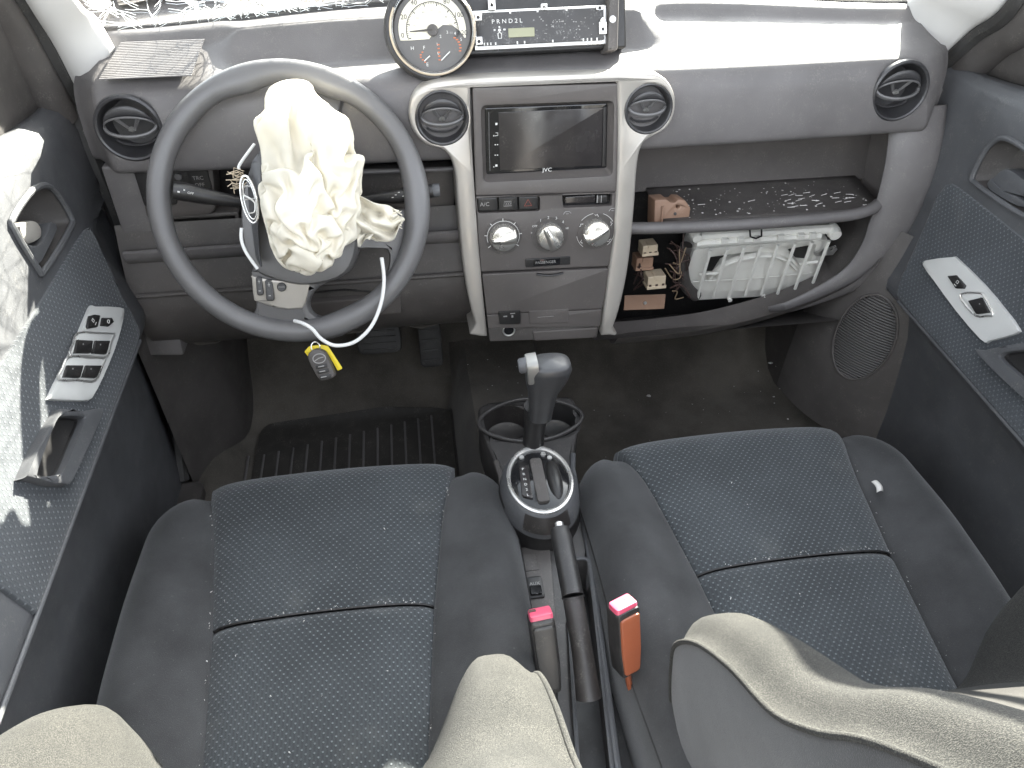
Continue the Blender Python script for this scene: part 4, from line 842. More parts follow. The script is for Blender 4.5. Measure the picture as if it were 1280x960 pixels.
# ------------------------------------------------------------------ key with tag on a white cord looped over the rim
lo_ = [wp(368, 401, .020), wp(378, 404, .030), wp(390, 411, .034), wp(402, 424, .030), wp(420, 432, .026), wp(444, 427, .024), wp(464, 408, .024), (wp(476, 380, .024)), wp(480, 350, .026), wp(477, 322, .03)]
cord = tag(obj('cord', tube(spline(lo_, 6), .0026, 8), 'cord'), 'white plastic cord looped round the bottom of steering wheel rim', 'cord')
kc = wp(402, 457, .030); kf = frame(kc, WF.X+WF.Y*-.0+V(.0, 0, .14), WF.Y*.9+V(.12, 0, 0)); ks = 1/939*.96
key = thing('car_key', 'dark grey car remote key with three buttons hanging from white cord', 'car key', kf(0, -.022, -.006))
def kpx(pts): return [((x-402)*ks*1.04, (457-y)*ks*1.04) for x, y in pts]
obj('key_body', patch([spl2(kpx([(388, 446), (390, 438), (400, 434), (410, 439), (413, 448), (417, 470), (413, 475), (403, 476), (396, 474), (391, 460)]), 4)], kf, .006, .003, -.006), 'dash_dark', key)
obj('key_badge', tube([kf(.0085*math.cos(a)+.0005, .0080*math.sin(a)*.8+.011, .0062) for a in lin(0, 6.283, 30)[:-1]], .0008, 5, True), 'printg', key); obj('key_badge_bar', tube([kf(-.006, .009, .0062), kf(.0, .0115, .0064), kf(.007, .012, .0062)], .0007, 5), 'printg', key)
for k, y in enumerate((.000, -.007, -.015)):
    b_ = obj('key_button', patch([rect(-.007+.002*k*.5, .009+.001*k, y-.0028, y+.0028, .0015)], kf, .0075, .0008, .004), 'black', key); obj('key_mark', box(kf, -.003, .005, y-.0006, y+.0006, .0075, .0079), 'printg', b_)
tg = obj('key_tag', patch([rpoly(kpx([(382, 436), (390, 430), (405, 431), (414, 434), (426, 467), (419, 469), (412, 445), (400, 440), (388, 448)]), .002)], frame(kf(0, 0, -.010), kf.X, kf.Y), .001, .0004, 0), 'yellow'); tag(tg, 'yellow paper tag behind the remote key on white cord', 'key tag')
obj('key_ring', tube([kf(.006*math.cos(a)-.002, .027+.007*math.sin(a), .001*math.cos(a*2)) for a in lin(0, 6.283, 24)[:-1]], .0009, 6, True), 'silver2', key)

# ------------------------------------------------------------------ front seats
YS = [.24, .36, .53, .66, .79]; HW = [.118, .124, .140, .158, .181]
def hw(y): return interp(YS, HW, y)
def insert_pt(cx, x, y, d=0.):
    """cushion centre panel; x in -1..1, y rolls over the front edge when it runs past .745"""
    yy, z = y, .337
    if y > .735: a = min(1.45, (y-.735)/.062); yy = .735+.060*math.sin(a); z -= .060*(1-math.cos(a))*.9+max(0, (y-.735)/.062-1.45)*.062
    w_ = hw(min(y, .79)); e = abs(x); z -= max(0, e-1)*1.6; x = max(-1, min(1, x)); e = abs(x); z += .010*(1-x*x)-.013*e**10-.05*max(0, .36-y)**1.3
    return V(cx+x*w_, yy, z+d)
def bol_pt(cx, s, a, y):
    yy, z0, sh = y, 0., 0.
    ow = .262-.02*ss(.5, .2, y)
    if y > .68: k = min(1.5, (y-.68)/.080); yy = .68+.104*math.sin(k); sh = .060*(1-math.cos(k)); z0 = -.080*(1-math.cos(k))-max(0, (y-.68)/.080-1.5)*.085
    w_ = hw(min(yy, .79))-.004; o = ow-sh; o = max(o, w_+.03)
    top = .363-.02*ss(.55, .75, y)-.03*ss(.45, .25, y)*0
    A = [(w_, .320), (w_+.005, .334), (w_+(o-w_)*.28, .347+(top-.36)*.6), (w_+(o-w_)*.58, top), (w_+(o-w_)*.85, top-.016), (o, top-.055), (o+.004, top-.12), (o-.006, .15)]
    t = a*(len(A)-1); i = min(len(A)-2, int(t)); f = t-i
    g = lambda j: Vector(A[max(0, min(len(A)-1, j))]); p0, p1, p2, p3 = g(i-1), g(i), g(i+1), g(i+2)
    q = .5*((2*p1)+(p2-p0)*f+(2*p0-5*p1+4*p2-p3)*f*f+(3*p1-p0-3*p2+p3)*f*f*f)
    return V(cx+s*q.x, yy, max(.10, q.y+z0*(1 if q.y > .2 else .3)))
SI = [(.340, .322), (.328, .36), (.304, .42), (.270, .49), (.234, .56), (.194, .63), (.146, .71), (.092, .79), (.030, .88), (-.01, .93), (-.04, .955)]
SO = [(.360, .315), (.388, .365), (.396, .42), (.392, .468), (.358, .53), (.303, .59), (.244, .638), (.206, .69), (.172, .75), (.095, .85), (.02, .93), (-.02, .955)]
def curve(pts, t): t = max(0, min(1, t))*(len(pts)-1); i = min(len(pts)-2, int(t)); f = t-i; g = lambda j: Vector(pts[max(0, min(len(pts)-1, j))]); p0, p1, p2, p3 = g(i-1), g(i), g(i+1), g(i+2); return .5*((2*p1)+(p2-p0)*f+(2*p0-5*p1+4*p2-p3)*f*f+(3*p1-p0-3*p2+p3)*f*f*f)
def back_pt(cx, dy, x, t):
    """front face of the backrest: x is the distance from the centre line, t runs from the cushion to the top"""
    e = abs(x); s = 1 if x >= 0 else -1; k = ss(.105, .185, e); a, b = curve(SI, t), curve(SO, t); q = a.lerp(b, k)
    r = ss(.195, .232, e); q = Vector((q.x-.022*r*r, q.y-.004*r)); w_ = 1-.10*ss(.55, 1, t)-.05*ss(.3, 0, t)
    return V(cx+x*w_, q.x+dy, q.y)
def side_pt(cx, dy, s, u, t):
    f = back_pt(cx, dy, s*.235, t); tt = max(0, min(1, t)); by = .25-.42*tt+dy; bz = .30+.66*tt
    b = V(cx+s*.20*(1-.10*ss(.55, 1, t)), by, bz); p = f.lerp(b, u); p.x += s*.012*math.sin(math.pi*min(1, u*1.1)); return p
def seat(cx, label, dy=0.):
    st = thing('front_seat', label, 'car seat', (cx, .45, .05), 'front seats')
    cu = obj('cushion', grid(lambda u, v: insert_pt(cx, u, v), [-1.06, -1.03]+lin(-1, 1, 31)+[1.03, 1.06], lin(.5315, .92, 48)), 'seat', st, smooth=80)
    cu.name = 'cushion_front'
    def rear(u, v):
        p = insert_pt(cx, u, v); p.z -= .007*math.exp(-((v-.531)/.006)**2); return p
    obj('cushion_rear', grid(rear, lin(-1, 1, 31), lin(.22, .531, 48)), 'seat', st, smooth=80)
    obj('seam_gap', tube([insert_pt(cx, u, .531, -.0015) for u in lin(-1, 1, 21)], .0016, 6), 'black', st)
    for s in (-1, 1):
        obj('cushion_bolster', grid(lambda a, y: bol_pt(cx, s, a, y), lin(0, 1, 30), lin(.20, .83, 64)), 'bolster', st, smooth=80)
        obj('bolster_seam', tube([bol_pt(cx, s, .70, y)+V(0, 0, .0005) for y in lin(.22, .80, 60)], .0013, 5), 'black', st)
    obj('seat_base', box(frame((cx, .45, .06), (1, 0, 0), (0, 1, 0)), -.235, .235, -.22, .25, 0, .20), 'black', st, bevel=.02)
    obj('slide_rail', join(*[box(frame((cx+s*.19, .45, .0), (1, 0, 0), (0, 1, 0)), -.02, .02, -.28, .36, .015, .07) for s in (-1, 1)]), 'black', st)
    T = lin(0, 1, 60)
    obj('backrest_front', grid(lambda x, t: back_pt(cx, dy, x, t), lin(-.108, .108, 23), T), 'back_cloth', st, smooth=80)
    for s in (-1, 1):
        obj('backrest_bolster', grid(lambda x, t: back_pt(cx, dy, s*x, t), lin(.108, .235, 22), T), 'heather', st, smooth=80)
        obj('backrest_side', grid(lambda u, t: side_pt(cx, dy, s, u, t), lin(0, 1, 10), T), 'bolster', st, smooth=80)
        obj('piping', tube([back_pt(cx, dy, s*.234, t)+V(s*.001, -.001, 0) for t in T], .0028, 7), 'heather', st, smooth=80)
    obj('backrest_rear', grid(lambda x, t: V(cx+x*.20*(1-.10*ss(.55, 1, t)), .25-.42*t+dy-.03*(1-x*x), .30+.66*t), lin(-1, 1, 15), T), 'bolster', st, smooth=80)
    top = lambda x, u: back_pt(cx, dy, x, 1).lerp(V(cx+x*.78, -.17+dy-.03*(1-(x/.235)**2), .96), u)+V(0, 0, .025*math.sin(math.pi*u))
    obj('backrest_top', grid(top, lin(-.235, .235, 23), lin(0, 1, 9)), 'bolster', st, smooth=80)
    return st
dseat = seat(-.350, 'left front car seat behind the steering wheel in dark patterned cloth', -.014)
pseat = seat(.270, 'right front car seat facing the open glovebox in dark patterned cloth', .0)

# lint along the seams and a few flakes
lint = []
for cx in (-.35, .27):
    for k in range(90):
        u = random.uniform(-1, 1)
        p = insert_pt(cx, u, .532) if k < 34 else (insert_pt(cx, random.choice((-1, 1))*.995, random.uniform(.36, .74), .006) if k < 70 else insert_pt(cx, u, random.uniform(.36, .74)))
        p = p+V(random.uniform(-.002, .002), random.uniform(-.003, .003), .002); s_ = random.uniform(.0005, .0014)
        d1, d2 = V(random.uniform(-1, 1), random.uniform(-1, 1), .3).normalized()*s_*1.6, V(random.uniform(-1, 1), random.uniform(-1, 1), .5).normalized()*s_
        lint.append(([p-d1, p+d2, p+d1, p-d2*.6+V(0, 0, s_)], [(0, 1, 2), (0, 2, 3), (0, 1, 3), (1, 2, 3)]))
obj('lint', join(*lint), 'crumb', kind='stuff', smooth=None)
f = at(1096, 609, 'z', .352); fl2 = tag(obj('paper_flake', grid(lambda u, v: f+V((u-.5)*.010+.003*math.sin(v*3), (v-.5)*.018, .003*math.sin(u*3)+.002*v), lin(0, 1, 6), lin(0, 1, 7)), 'crumb', solid=.0006), 'small torn white flake on the passenger cushion seam', 'scrap')
crumbs = []
def crumb(p, s_):
    n = 6; ring = [p+V(math.cos(a)*s_*random.uniform(.6, 1.2), math.sin(a)*s_*random.uniform(.5, 1.), s_*.15) for a in lin(0, 6.283, n+1)[:-1]]
    crumbs.append((ring+[p+V(0, 0, s_*.6)], [(i, (i+1) % n, n) for i in range(n)]))
for (x, y, s_) in ((963, 454, .0065), (976, 486, .004), (967, 496, .003), (968, 504, .002), (948, 464, .002), (811, 495, .0055), (750, 446, .002), (809, 450, .002), (985, 524, .003), (970, 458, .002)):
    p = at(x, y, 'z', .06); yz = floor_z(p.x, p.y)
    for _ in range(6): p = at(x, y, 'z', floor_z(p.x, p.y)+.004)
    crumb(p, s_)
for k in range(150):
    x, y = random.uniform(-.55, .55), random.uniform(.85, 1.22); crumb(V(x, y, floor_z(x, y)+.003), random.uniform(.0006, .0016))
obj('floor_debris', join(*crumbs), 'crumb', kind='stuff', smooth=None); crumbs = []
for k in range(120):
    t = random.random(); p = V(random.uniform(.24, .575), sh_y+.02+.10*random.random()**1.0, sh_z-.004); crumb(p, random.choice((.0008, .0011, .0016, .0024)))
for k in range(26):
    p = V(random.gauss(.44, .07), sh_y+.03+.05*random.random(), sh_z-.004); a = random.uniform(-.4, .4); crumbs.append(tube([p, p+V(.012*math.cos(a), .012*math.sin(a), .001)], .0005, 3))
obj('shelf_debris', join(*crumbs), 'crumb', kind='stuff', smooth=None)

# ------------------------------------------------------------------ centre console, gear lever, parking brake, buckles
con = thing('centre_console', 'dark plastic centre console with twin cup holders and oval gear surround', 'console', (-.045, .6, .2))
def ctop(v):   # height of the console top
    return interp([.2, .40, .52, .60, .78, .95, 1.05], [.26, .27, .285, .292, .288, .286, .286], v)
def cside(v): return interp([.2, .4, .60, .78, .86, .96, 1.05], [.058, .060, .060, .058, .080, .088, .085], v)
def ccx(v): return interp([.2, .66, 1.0], [-.085, -.047, -.030], v)
ck = rpoly([(ccx(y)-cside(y), y) for y in lin(.2, .940, 16)]+[(ccx(y)+cside(y), y) for y in lin(.940, .2, 16)], [.002]*15+[.085, .085]+[.002]*15, 5)
cups = [circ(-.073, .888, .040, 28), circ(.008, .884, .040, 28)]
slot = rpoly([(ccx(.3)+.012, .312), (ccx(.3)+.052, .312), (.006, .60), (-.028, .60)], .012)
obj('console_top', patch([ck]+cups+[slot], lambda u, v, h: V(u, v, ctop(v)+h), 0, .006, -.12, lin(-.14, .06, 11), lin(.22, .95, 26)), 'console', con, smooth=50)
for i, (cx_, cy_) in enumerate(((-.073, .888), (.008, .884))):
    fc = frame((cx_, cy_, ctop(cy_)), (1, 0, 0), (0, 1, 0)); obj('cup_holder', lathe([(.0415, .001), (.039, -.006), (.036, -.036), (.032, -.039), (0, -.039)], fc, 32), 'black' if i else 'brown', con)
obj('cup_rim', tube([V(-.033+.088*math.cos(a), .887+.046*math.sin(a)*(1-.1*math.cos(2*a)), ctop(.887)+.003) for a in lin(0, 6.283, 48)[:-1]], .0034, 8, True), 'console', con)
gcx, gcy = -.052, .690
gf = frame((gcx, gcy, .335), (1, 0, 0), (0, 1, 0))
obj('shifter_plinth', lathe([(.060, -.075), (.058, -.03), (.0555, .008), (.053, .012)], gf, 56, sx=1.04, sy=1.22), 'black', con)
obj('shifter_surround', lathe([(.056, -.004), (.0535, .014), (.048, .028), (.0455, .031), (.044, .030)], gf, 56, sx=1.04, sy=1.40), 'trim', con)
obj('satin_ring', lathe([(.0455, .030), (.045, .0335), (.0425, .0345), (.040, .033), (.0395, .030)], gf, 56, sx=1.04, sy=1.40), 'silver2', con)
obj('bronze_lip', lathe([(.0555, .006), (.0535, .0145), (.0480, .0285)], gf, 24, 235, 305, sx=1.055, sy=1.415), 'brown', con)
gp_ = obj('gate_plate', lathe([(.0397, .030), (.030, .034), (0, .036)], gf, 48, sx=1.04, sy=1.40), 'gloss', con)
obj('gate_slot', patch([rpoly([(-.010, -.046), (.007, -.046), (.007, .035), (-.010, .035)], .006)], gf, .0385, .001, .030, lin(-.01, .01, 3), lin(-.05, .04, 8)), 'dash_dark', gp_)
obj('position_window', patch([rpoly([(-.030, -.030), (-.016, -.038), (-.014, .024), (-.027, .022)], .003)], gf, .0372, .0008, .030, (), lin(-.03, .02, 5)), 'screen', gp_)
obj('position_marks', join(*[text(s, .006, frame(gf(-.022, .016-.0095*k, .0374), gf.X, gf.Y), 0, 0, .0003) for k, s in enumerate('PRND2L')]), 'print', gp_, smooth=None)
obj('dome', lathe([(.019, 0), (.016, .006), (.010, .009), (0, .010)], frame(gf(.020, -.004, .033), gf.X, gf.Y), 24, sx=.6, sy=1.9), 'black', gp_)
for (x, y) in ((-.020, .042), (.012, .044), (.020, .036)): obj('plate_screw', lathe([(.004, 0), (.0035, .002), (0, .002)], frame(gf(x, y, .0335), gf.X, gf.Y), 12), 'silver2', gp_)
pn = obj('switch_plate', patch([rpoly([(-.098, .628), (-.046, .628), (-.058, .500), (-.110, .500)], .004)], lambda u, v, h: V(u, v, ctop(v)+h), .004, .001, 0, (), lin(.5, .6, 11)), 'dash_dark', con)
obj('blank_plug', patch([rect(-.088, -.067, .588, .616, .002)], lambda u, v, h: V(u, v, ctop(v)+h), .0055, .001, 0), 'dash_dark', pn)
ax = obj('aux_socket', patch([rect(-.088, -.066, .546, .578, .003)], lambda u, v, h: V(u, v, ctop(v)+h), .0075, .002, 0), 'black', pn)
ffx = frame(V(-.077, .566, ctop(.566)+.0076), (1, 0, 0), (0, 1, 0)); obj('letters', text('AUX', .0068, ffx, 0, .0, .0006), 'printg', ax); obj('rocker', box(ffx, -.008, .008, -.017, -.004, -.001, .003), 'gloss', ax, bevel=.001)
for s, o in ((-1, 0), (1, 0)): obj('side_rail', tube([V(ccx(y)+s*(cside(y)-.001), y, ctop(y)+.001) for y in lin(.22, .80, 20)], .0045, 8), 'trim' if s > 0 else 'dash_dark', con)
obj('slot_rim', tube([V(p[0], p[1], ctop(p[1])+.002) for p in slot], .0028, 6, True), 'trim', con)
obj('slot_boot', box(frame((-.035, .45, .20), (1, 0, 0), (0, 1, 0)), -.06, .045, -.16, .17, 0, .02), 'black', con)

gl_ = thing('gear_lever', 'dark gear lever with pistol grip knob and silver button collar', 'gear lever', gf(0, .055, .035))
sh = [gf(.002, .072, .030), gf(.004, .076, .06), gf(.006, .078, .10)]
obj('boot', tube(spline(sh, 5), [.0165, .016, .0158, .0158, .0158, .016, .0165, .017, .0175, .018, .0185], 16), 'black', gl_, smooth=80)
kb = at(675, 520, 'y', .757); kt = at(683, 450, 'y', .722)
def knob(u, v):
    t = v; c = kb.lerp(kt, t); a = 2*math.pi*u; wx = interp([0, .25, .5, .72, .88, .96, 1.0], [.0165, .0175, .021, .0285, .0300, .0255, .0], t); wy = interp([0, .3, .7, .9, .97, 1], [.016, .0175, .022, .023, .018, 0], t); ox = interp([0, .5, 1], [0, .0, .006], t)
    cx_, sx_ = math.cos(a), math.sin(a); e = 2/2.6; return c+V(ox+wx*math.copysign(abs(cx_)**e, cx_), wy*math.copysign(abs(sx_)**e, sx_), .0)
obj('knob', grid(knob, [i/36 for i in range(37)], [0, .1, .2, .3, .4, .5, .6, .68, .76, .82, .87, .91, .94, .96, .975, .985, .993, 1]), 'lever', gl_, smooth=80)
bc = at(660, 456, 'y', .722); bfr = frame(bc, (0, 1, 0), (0, 0, 1)); bfr = frame(bc, (0, -1, 0), (-.1, 0, 1))
obj('button_collar', patch([rpoly([(-.010, -.030), (.010, -.030), (.015, -.004), (.013, .011), (-.013, .011), (-.015, -.004)], .008)], bfr, .003, .003, -.012), 'satin', gl_)
obj('release_button', lathe([(.0105, 0), (.0100, .010), (.008, .0125), (0, .013)], bfr, 24), 'trim', gl_)

hb = thing('parking_brake', 'dark parking brake lever with bright push button lying beside the gear surround', 'parking brake', (-.03, .42, .26))
H0, H1, H2 = at(700, 662, 'z', .395), at(716, 745, 'z', .372), at(736, 872, 'z', .300)
obj('grip', tube(spline([H0, H0.lerp(H1, .5), H1], 6), [.0122]*2+[.0134]*10+[.0135], 18), 'black', hb, smooth=60)
obj('grip_end', lathe([(.0124, -.001), (.0118, .002), (.007, .0025)], frame(H0, AX['x'], (H0-H1).cross(AX['x'])*-1), 18), 'black', hb)
obj('grip_step', tube([H1, H1.lerp(H2, .02)], .0142, 18), 'black', hb)
obj('lever_arm', tube(spline([H1.lerp(H2, .03), H1.lerp(H2, .5)+V(0, 0, .006), H2], 6), [.0130]*6+[.0130, .0132, .0136, .0142, .0148, .0155, .016], 16), 'brown', hb, smooth=60)
dr = (H0-H1).normalized(); obj('push_button', tube([H0, H0+dr*.009, H0+dr*.011], [.0055, .0055, .003], 14), 'silver2', hb)

def buckle(pts, w0, pink, label, facing, mats, strap):
    base, tip = pts; d = (tip-base).normalized(); fr2 = frame(base, d.cross(facing), d); L_ = (tip-base).length
    b = thing('seat_belt_buckle', label, 'buckle', base, 'seat belt buckles')
    obj('housing', patch([rpoly([(-w0*.42, 0), (w0*.42, 0), (w0*.5, L_*.4), (w0*.5, L_), (-w0*.5, L_), (-w0*.5, L_*.4)], .006)], fr2, .010, .004, -.012), mats[0], b)
    obj('face_panel', patch([rpoly([(-w0*.34, L_*.06), (w0*.34, L_*.06), (w0*.42, L_*.4), (w0*.42, L_*.93), (-w0*.42, L_*.93), (-w0*.42, L_*.4)], .005)], fr2, .0125, .002, .006), mats[1], b)
    pf = frame(fr2(0, L_, 0), fr2.X, fr2.Z*-1); pb = obj('release_button', patch([rect(-w0*.46, w0*.46, -.0085, .0105, .004)], frame(fr2(0, L_, -.001), fr2.X, -fr2.Z), .0055, .003, -.004), 'pink', b)
    obj('tongue_slot', box(frame(fr2(0, L_, -.001), fr2.X, -fr2.Z), -w0*.42 if pink else w0*.10, -w0*.15 if pink else w0*.40, .002, .0065, .0045, .0060), 'wire', pb)
    obj('strap', tube(spline(strap, 5), .0085, 8, flat=.45), mats[1], b); return b
b1 = at(688, 862, 'z', .30); t1 = at(676, 770, 'z', .395)
buckle((b1, t1), .030, True, 'buckle with pink release button left of the parking brake', V(0, -.6, .8), ('black', 'black'), [b1, b1+V(-.003, -.06, -.05), b1+V(-.004, -.10, -.12)])
b2 = at(784, 838, 'z', .335); t2 = at(780, 758, 'z', .43)
buckle((b2, t2), .031, False, 'tall buckle with pink button and face coloured with red glare beside passenger seat', V(.35, -.8, .5), ('black', 'red_glare'), [b2, at(790, 880, 'z', .26), at(796, 925, 'z', .20), at(800, 950, 'z', .14)])

# ------------------------------------------------------------------ pedals and mat
def pedal(name, label, px, py, y, ww, hh, tilt, arm):
    c = at(px, py, 'y', y); f = frame(c, (1, 0, 0), (0, math.sin(tilt), math.cos(tilt))); t = thing(name, label, 'pedal', c-V(0, 0, hh/2))
    pd = obj('pad', patch([rect(-ww/2, ww/2, -hh/2, hh/2, min(ww, hh)*.25)], f, .008, .004, -.006), 'rubber', t)
    for k in range(4): obj('tread', box(f, -ww*.38, ww*.38, -hh*.36+hh*.22*k, -hh*.30+hh*.22*k, .008, .0105), 'rubber', pd, bevel=.0008)
    obj('arm', tube([f(0, hh*.2, -.006), f(arm, hh*.9, -.02), f(arm, .30, -.05)], .009, 10), 'black', t)
pedal('brake_pedal', 'wide dark brake pedal under the steering wheel', 474, 424, 1.17, .085, .055, rad(28), .01)
pedal('accelerator_pedal', 'tall narrow accelerator pedal left of the centre stack', 538, 430, 1.20, .046, .095, rad(24), .0)
fm = thing('floor_mat', 'black ribbed rubber mat in the footwell ahead of driver seat', 'floor mat', (-.38, 1.0, .025))
obj('mat_sheet', patch([rpoly([(-.575, .70), (-.155, .70), (-.155, 1.20), (-.30, 1.215), (-.565, 1.20)], .03)], lambda u, v, h: V(u, v, floor_z(u, v)+.004+h), .006, .002, 0, lin(-.57, -.16, 14), lin(.72, 1.20, 16)), 'mat', fm)
for k in range(15):
    x = -.172-.029*k; obj('rib', tube([V(x, y, floor_z(x, y)+.0105) for y in lin(.74, 1.19-.006*k, 14)], .0026, 6), 'dash', fm)
fr3 = at(425, 590, 'z', .04)

# ------------------------------------------------------------------ doors
class Door:
    def __init__(s, side, dx=0., dz=0.):
        s.side = side
        s.cs = [(.745+dx, .775), (.715+dx, .800), (.690+dx, .796), (.676+dx, .778), (.670+dx, .755), (.667+dx, .70+dz*.3), (.662+dx, .64+dz*.6), (.652+dx, .60+dz*.8), (.634+dx, .53+dz), (.622+dx, .485+dz), (.622+dx, .470+dz), (.632+dx, .460+dz), (.654+dx, .440+dz), (.660+dx, .40+dz), (.668+dx, .20), (.672+dx, .06)]
        s.n = len(s.cs)-1
    def pt(s, y, t, h=0.):
        t = max(0, min(s.n-1e-6, t)); i = int(t); f = t-i; a, b = s.cs[i], s.cs[i+1]; d = Vector((b[0]-a[0], b[1]-a[1])); n = Vector((d.y, -d.x)).normalized()
        def nn(k):
            k = max(0, min(s.n-1, k)); q = Vector((s.cs[k+1][0]-s.cs[k][0], s.cs[k+1][1]-s.cs[k][1])); return Vector((q.y, -q.x)).normalized()
        n = (n+(nn(i-1)*(.5-f) if f < .5 else nn(i+1)*(f-.5))).normalized(); x, z = a[0]+d.x*f, a[1]+d.y*f
        k = ss(.98, 1.12, y); x += .012*k*(1 if t > 6 else .3)+ (.0 if t < 7 else .02*k)
        z -= .05*ss(.80, 1.15, y)*(1-t/6 if t < 6 else 0)
        return V(s.side*(x+n.x*h), y, z+n.y*h)
    def yt(s, px, py):
        """door coordinates (along the car, down the section) of the surface point seen at a pixel"""
        best = None
        for i in range(2, s.n):
            a, b = s.cs[i], s.cs[i+1]; p0 = V(s.side*a[0], 0, a[1]); n = V(-(b[1]-a[1]), 0, s.side*(b[0]-a[0])); d = ray(px, py); dn = d.dot(n)
            if abs(dn) < 1e-9: continue
            q = CAM+d*((p0-CAM).dot(n)/dn); L = (b[0]-a[0])**2+(b[1]-a[1])**2; f = ((s.side*q.x-a[0])*(b[0]-a[0])+(q.z-a[1])*(b[1]-a[1]))/L
            k = (q-CAM).dot(d)
            if -.02 <= f <= 1.02 and k > 0 and (best is None or k < best[0]): best = (k, q.y, i+f)
        if best is None: raise ValueError('no door at %s %s' % (px, py))
        return best[1], best[2]
    def poly(s, pts): return [s.yt(x, y) for x, y in pts]
    def fr(s, px, py, h=0.):
        y, t = s.yt(px, py); o = s.pt(y, t, h); Y = s.pt(y, t-.05)-s.pt(y, t+.05); return frame(o, (0, -s.side, 0) if s.side < 0 else (0, -1, 0), Y) if s.side > 0 else frame(o, (0, 1, 0), Y)
def yv(a, b, n): return lin(a, b, n)
def door(side, label):
    d = Door(side, 0. if side < 0 else -.020, 0. if side < 0 else -.035); t = thing('door_card', label, 'car door', (side*.69, .4, .10), 'front doors'); return d, t
DL, tl = door(-1, 'left car door in sunlight with four window switches on a silver plate')
DR, tr = door(1, 'right car door in shade with a single window switch on a silver plate')
for D, T in ((DL, tl), (DR, tr)):
    s = D.side
    if s < 0: cup = [(14, 285), (12, 275), (22, 255), (36, 235), (50, 227), (62, 232), (74, 248), (86, 270), (87, 282), (72, 310), (52, 340), (46, 338)]
    else: cup = [(1217, 222), (1226, 200), (1240, 178), (1255, 169), (1270, 174), (1292, 192), (1310, 215), (1312, 240), (1296, 270), (1278, 268), (1240, 243), (1221, 228)]
    hole = [D.yt(*p) for p in cup]; hole = spl2(hole, 3)
    outl = [(-.35, .02), (1.135, .02), (1.135, D.n-.02), (-.35, D.n-.02)]
    obj('door_panel', patch([outl, hole], D.pt, 0, .0005, -.003, lin(-.33, 1.12, 43), [x/3 for x in range(1, D.n*3)]), 'trim', T, smooth=50)
    # pull cup: rim, bowl, and lever
    cy, ct = sum(p[0] for p in hole)/len(hole), sum(p[1] for p in hole)/len(hole); n = len(hole)
    rg = [D.pt(p[0], p[1], .001) for p in hole]; bowl = list(rg); F = []
    for k, (sc, hh) in enumerate(((.97, -.006), (.90, -.020), (.72, -.034), (.40, -.038), (.02, -.038))): bowl += [D.pt(cy+(p[0]-cy)*sc, ct+(p[1]-ct)*sc, hh) for p in hole]
    for j in range(5):
        for i in range(n): F.append((j*n+i, j*n+(i+1) % n, (j+1)*n+(i+1) % n, (j+1)*n+i))
    hb_ = obj('pull_cup', (bowl, F), 'dash_dark', T); obj('cup_rim', tube([D.pt(p[0], p[1], .002) for p in hole], .0042, 8, True), 'trim', T)
    lv = [(30, 282), (38, 274), (50, 274), (57, 284), (54, 296), (44, 303), (36, 300)] if s < 0 else [(1234, 226), (1246, 212), (1258, 210), (1274, 222), (1290, 236), (1280, 246), (1262, 242), (1244, 236)]
    lv = [D.yt(*p) for p in lv]; obj('lever', patch([spl2(lv, 3)], D.pt, -.004, .006, -.03), 'silver' if s < 0 else 'trim', hb_)
    le = [(34, 303), (46, 306), (56, 300), (64, 280), (66, 276), (74, 282), (60, 314), (50, 330), (44, 318)] if s < 0 else [(1236, 222), (1232, 232), (1250, 246), (1272, 258), (1282, 256), (1270, 246), (1252, 238), (1242, 228)]
    le = [D.yt(*p) for p in le]; obj('lever_guard', patch([spl2(le, 3)], D.pt, -.002, .004, -.03), 'trim', hb_)
    # cloth panel on the armrest and below the pull cup
    if s < 0: up = [(112, 285), (104, 288), (92, 305), (70, 343), (40, 392), (8, 440), (-30, 500), (-75, 565), (-130, 640)]; dn = [(120, 300), (136, 336), (150, 372)]
    else: up = [(1184, 231), (1191, 229), (1200, 234), (1235, 262), (1280, 298), (1330, 340), (1390, 388), (1450, 440), (1520, 500)]; dn = [(1172, 246), (1160, 276), (1147, 306), (1136, 330)]
    upc = [D.yt(*p) for p in up]; dnc = [D.yt(*p) for p in dn]; te = 9.35
    y0 = dnc[-1][0]; y1 = upc[-1][0]
    po = upc[::-1]+dnc+[(y0-.004, te-.9), (y0-.02, te-.15), (y0-.05, te), (y1, te)]
    obj('cloth_panel', patch([po], D.pt, .0045, .004, -.002, lin(min(y1, y0), y0+.12, 34), [x/4 for x in range(20, 38)]), 'door_cloth', T, smooth=60)
    obj('panel_edge', tube([D.pt(y, 9.65, .003) for y in lin(-.2, y0-.03, 40)], .0030, 8), 'trim', T)
    if s < 0: rb = [(62, 200), (80, 222), (93, 250), (92, 262), (88, 268), (76, 248), (64, 231), (52, 225), (40, 229)]
    # ribbed band of the upper trim round the pull cup
    # window glass standing in the sill, seal, and the mirror corner
    obj('window_glass', grid(lambda u, v: V(s*(.722-.10*v**1.4), -.30+1.18*u*(1-.42*v)+.0, .785+.42*v), lin(0, 1, 15), lin(0, 1, 9)), 'glass', T)
    obj('window_seal', tube([V(s*.716, y, .798-.03*ss(.8, 1.1, y)) for y in lin(-.3, .92, 16)], .007, 8), 'rubber', T)
    mc = grid(lambda u, v: V(s*(.712-.03*v), .90+.30*u*(1-.62*v), .772+.24*v*(1-.15*u)-.025*u), lin(0, 1, 9), lin(0, 1, 9)); obj('mirror_corner', mc, 'dash_dark', T, solid=.01)
    obj('run_channel', tube([V(s*.716, .90, .79), V(s*.700, .88, .90), V(s*.675, .83, 1.05), V(s*.64, .72, 1.22)], .008, 8), 'rubber', T)
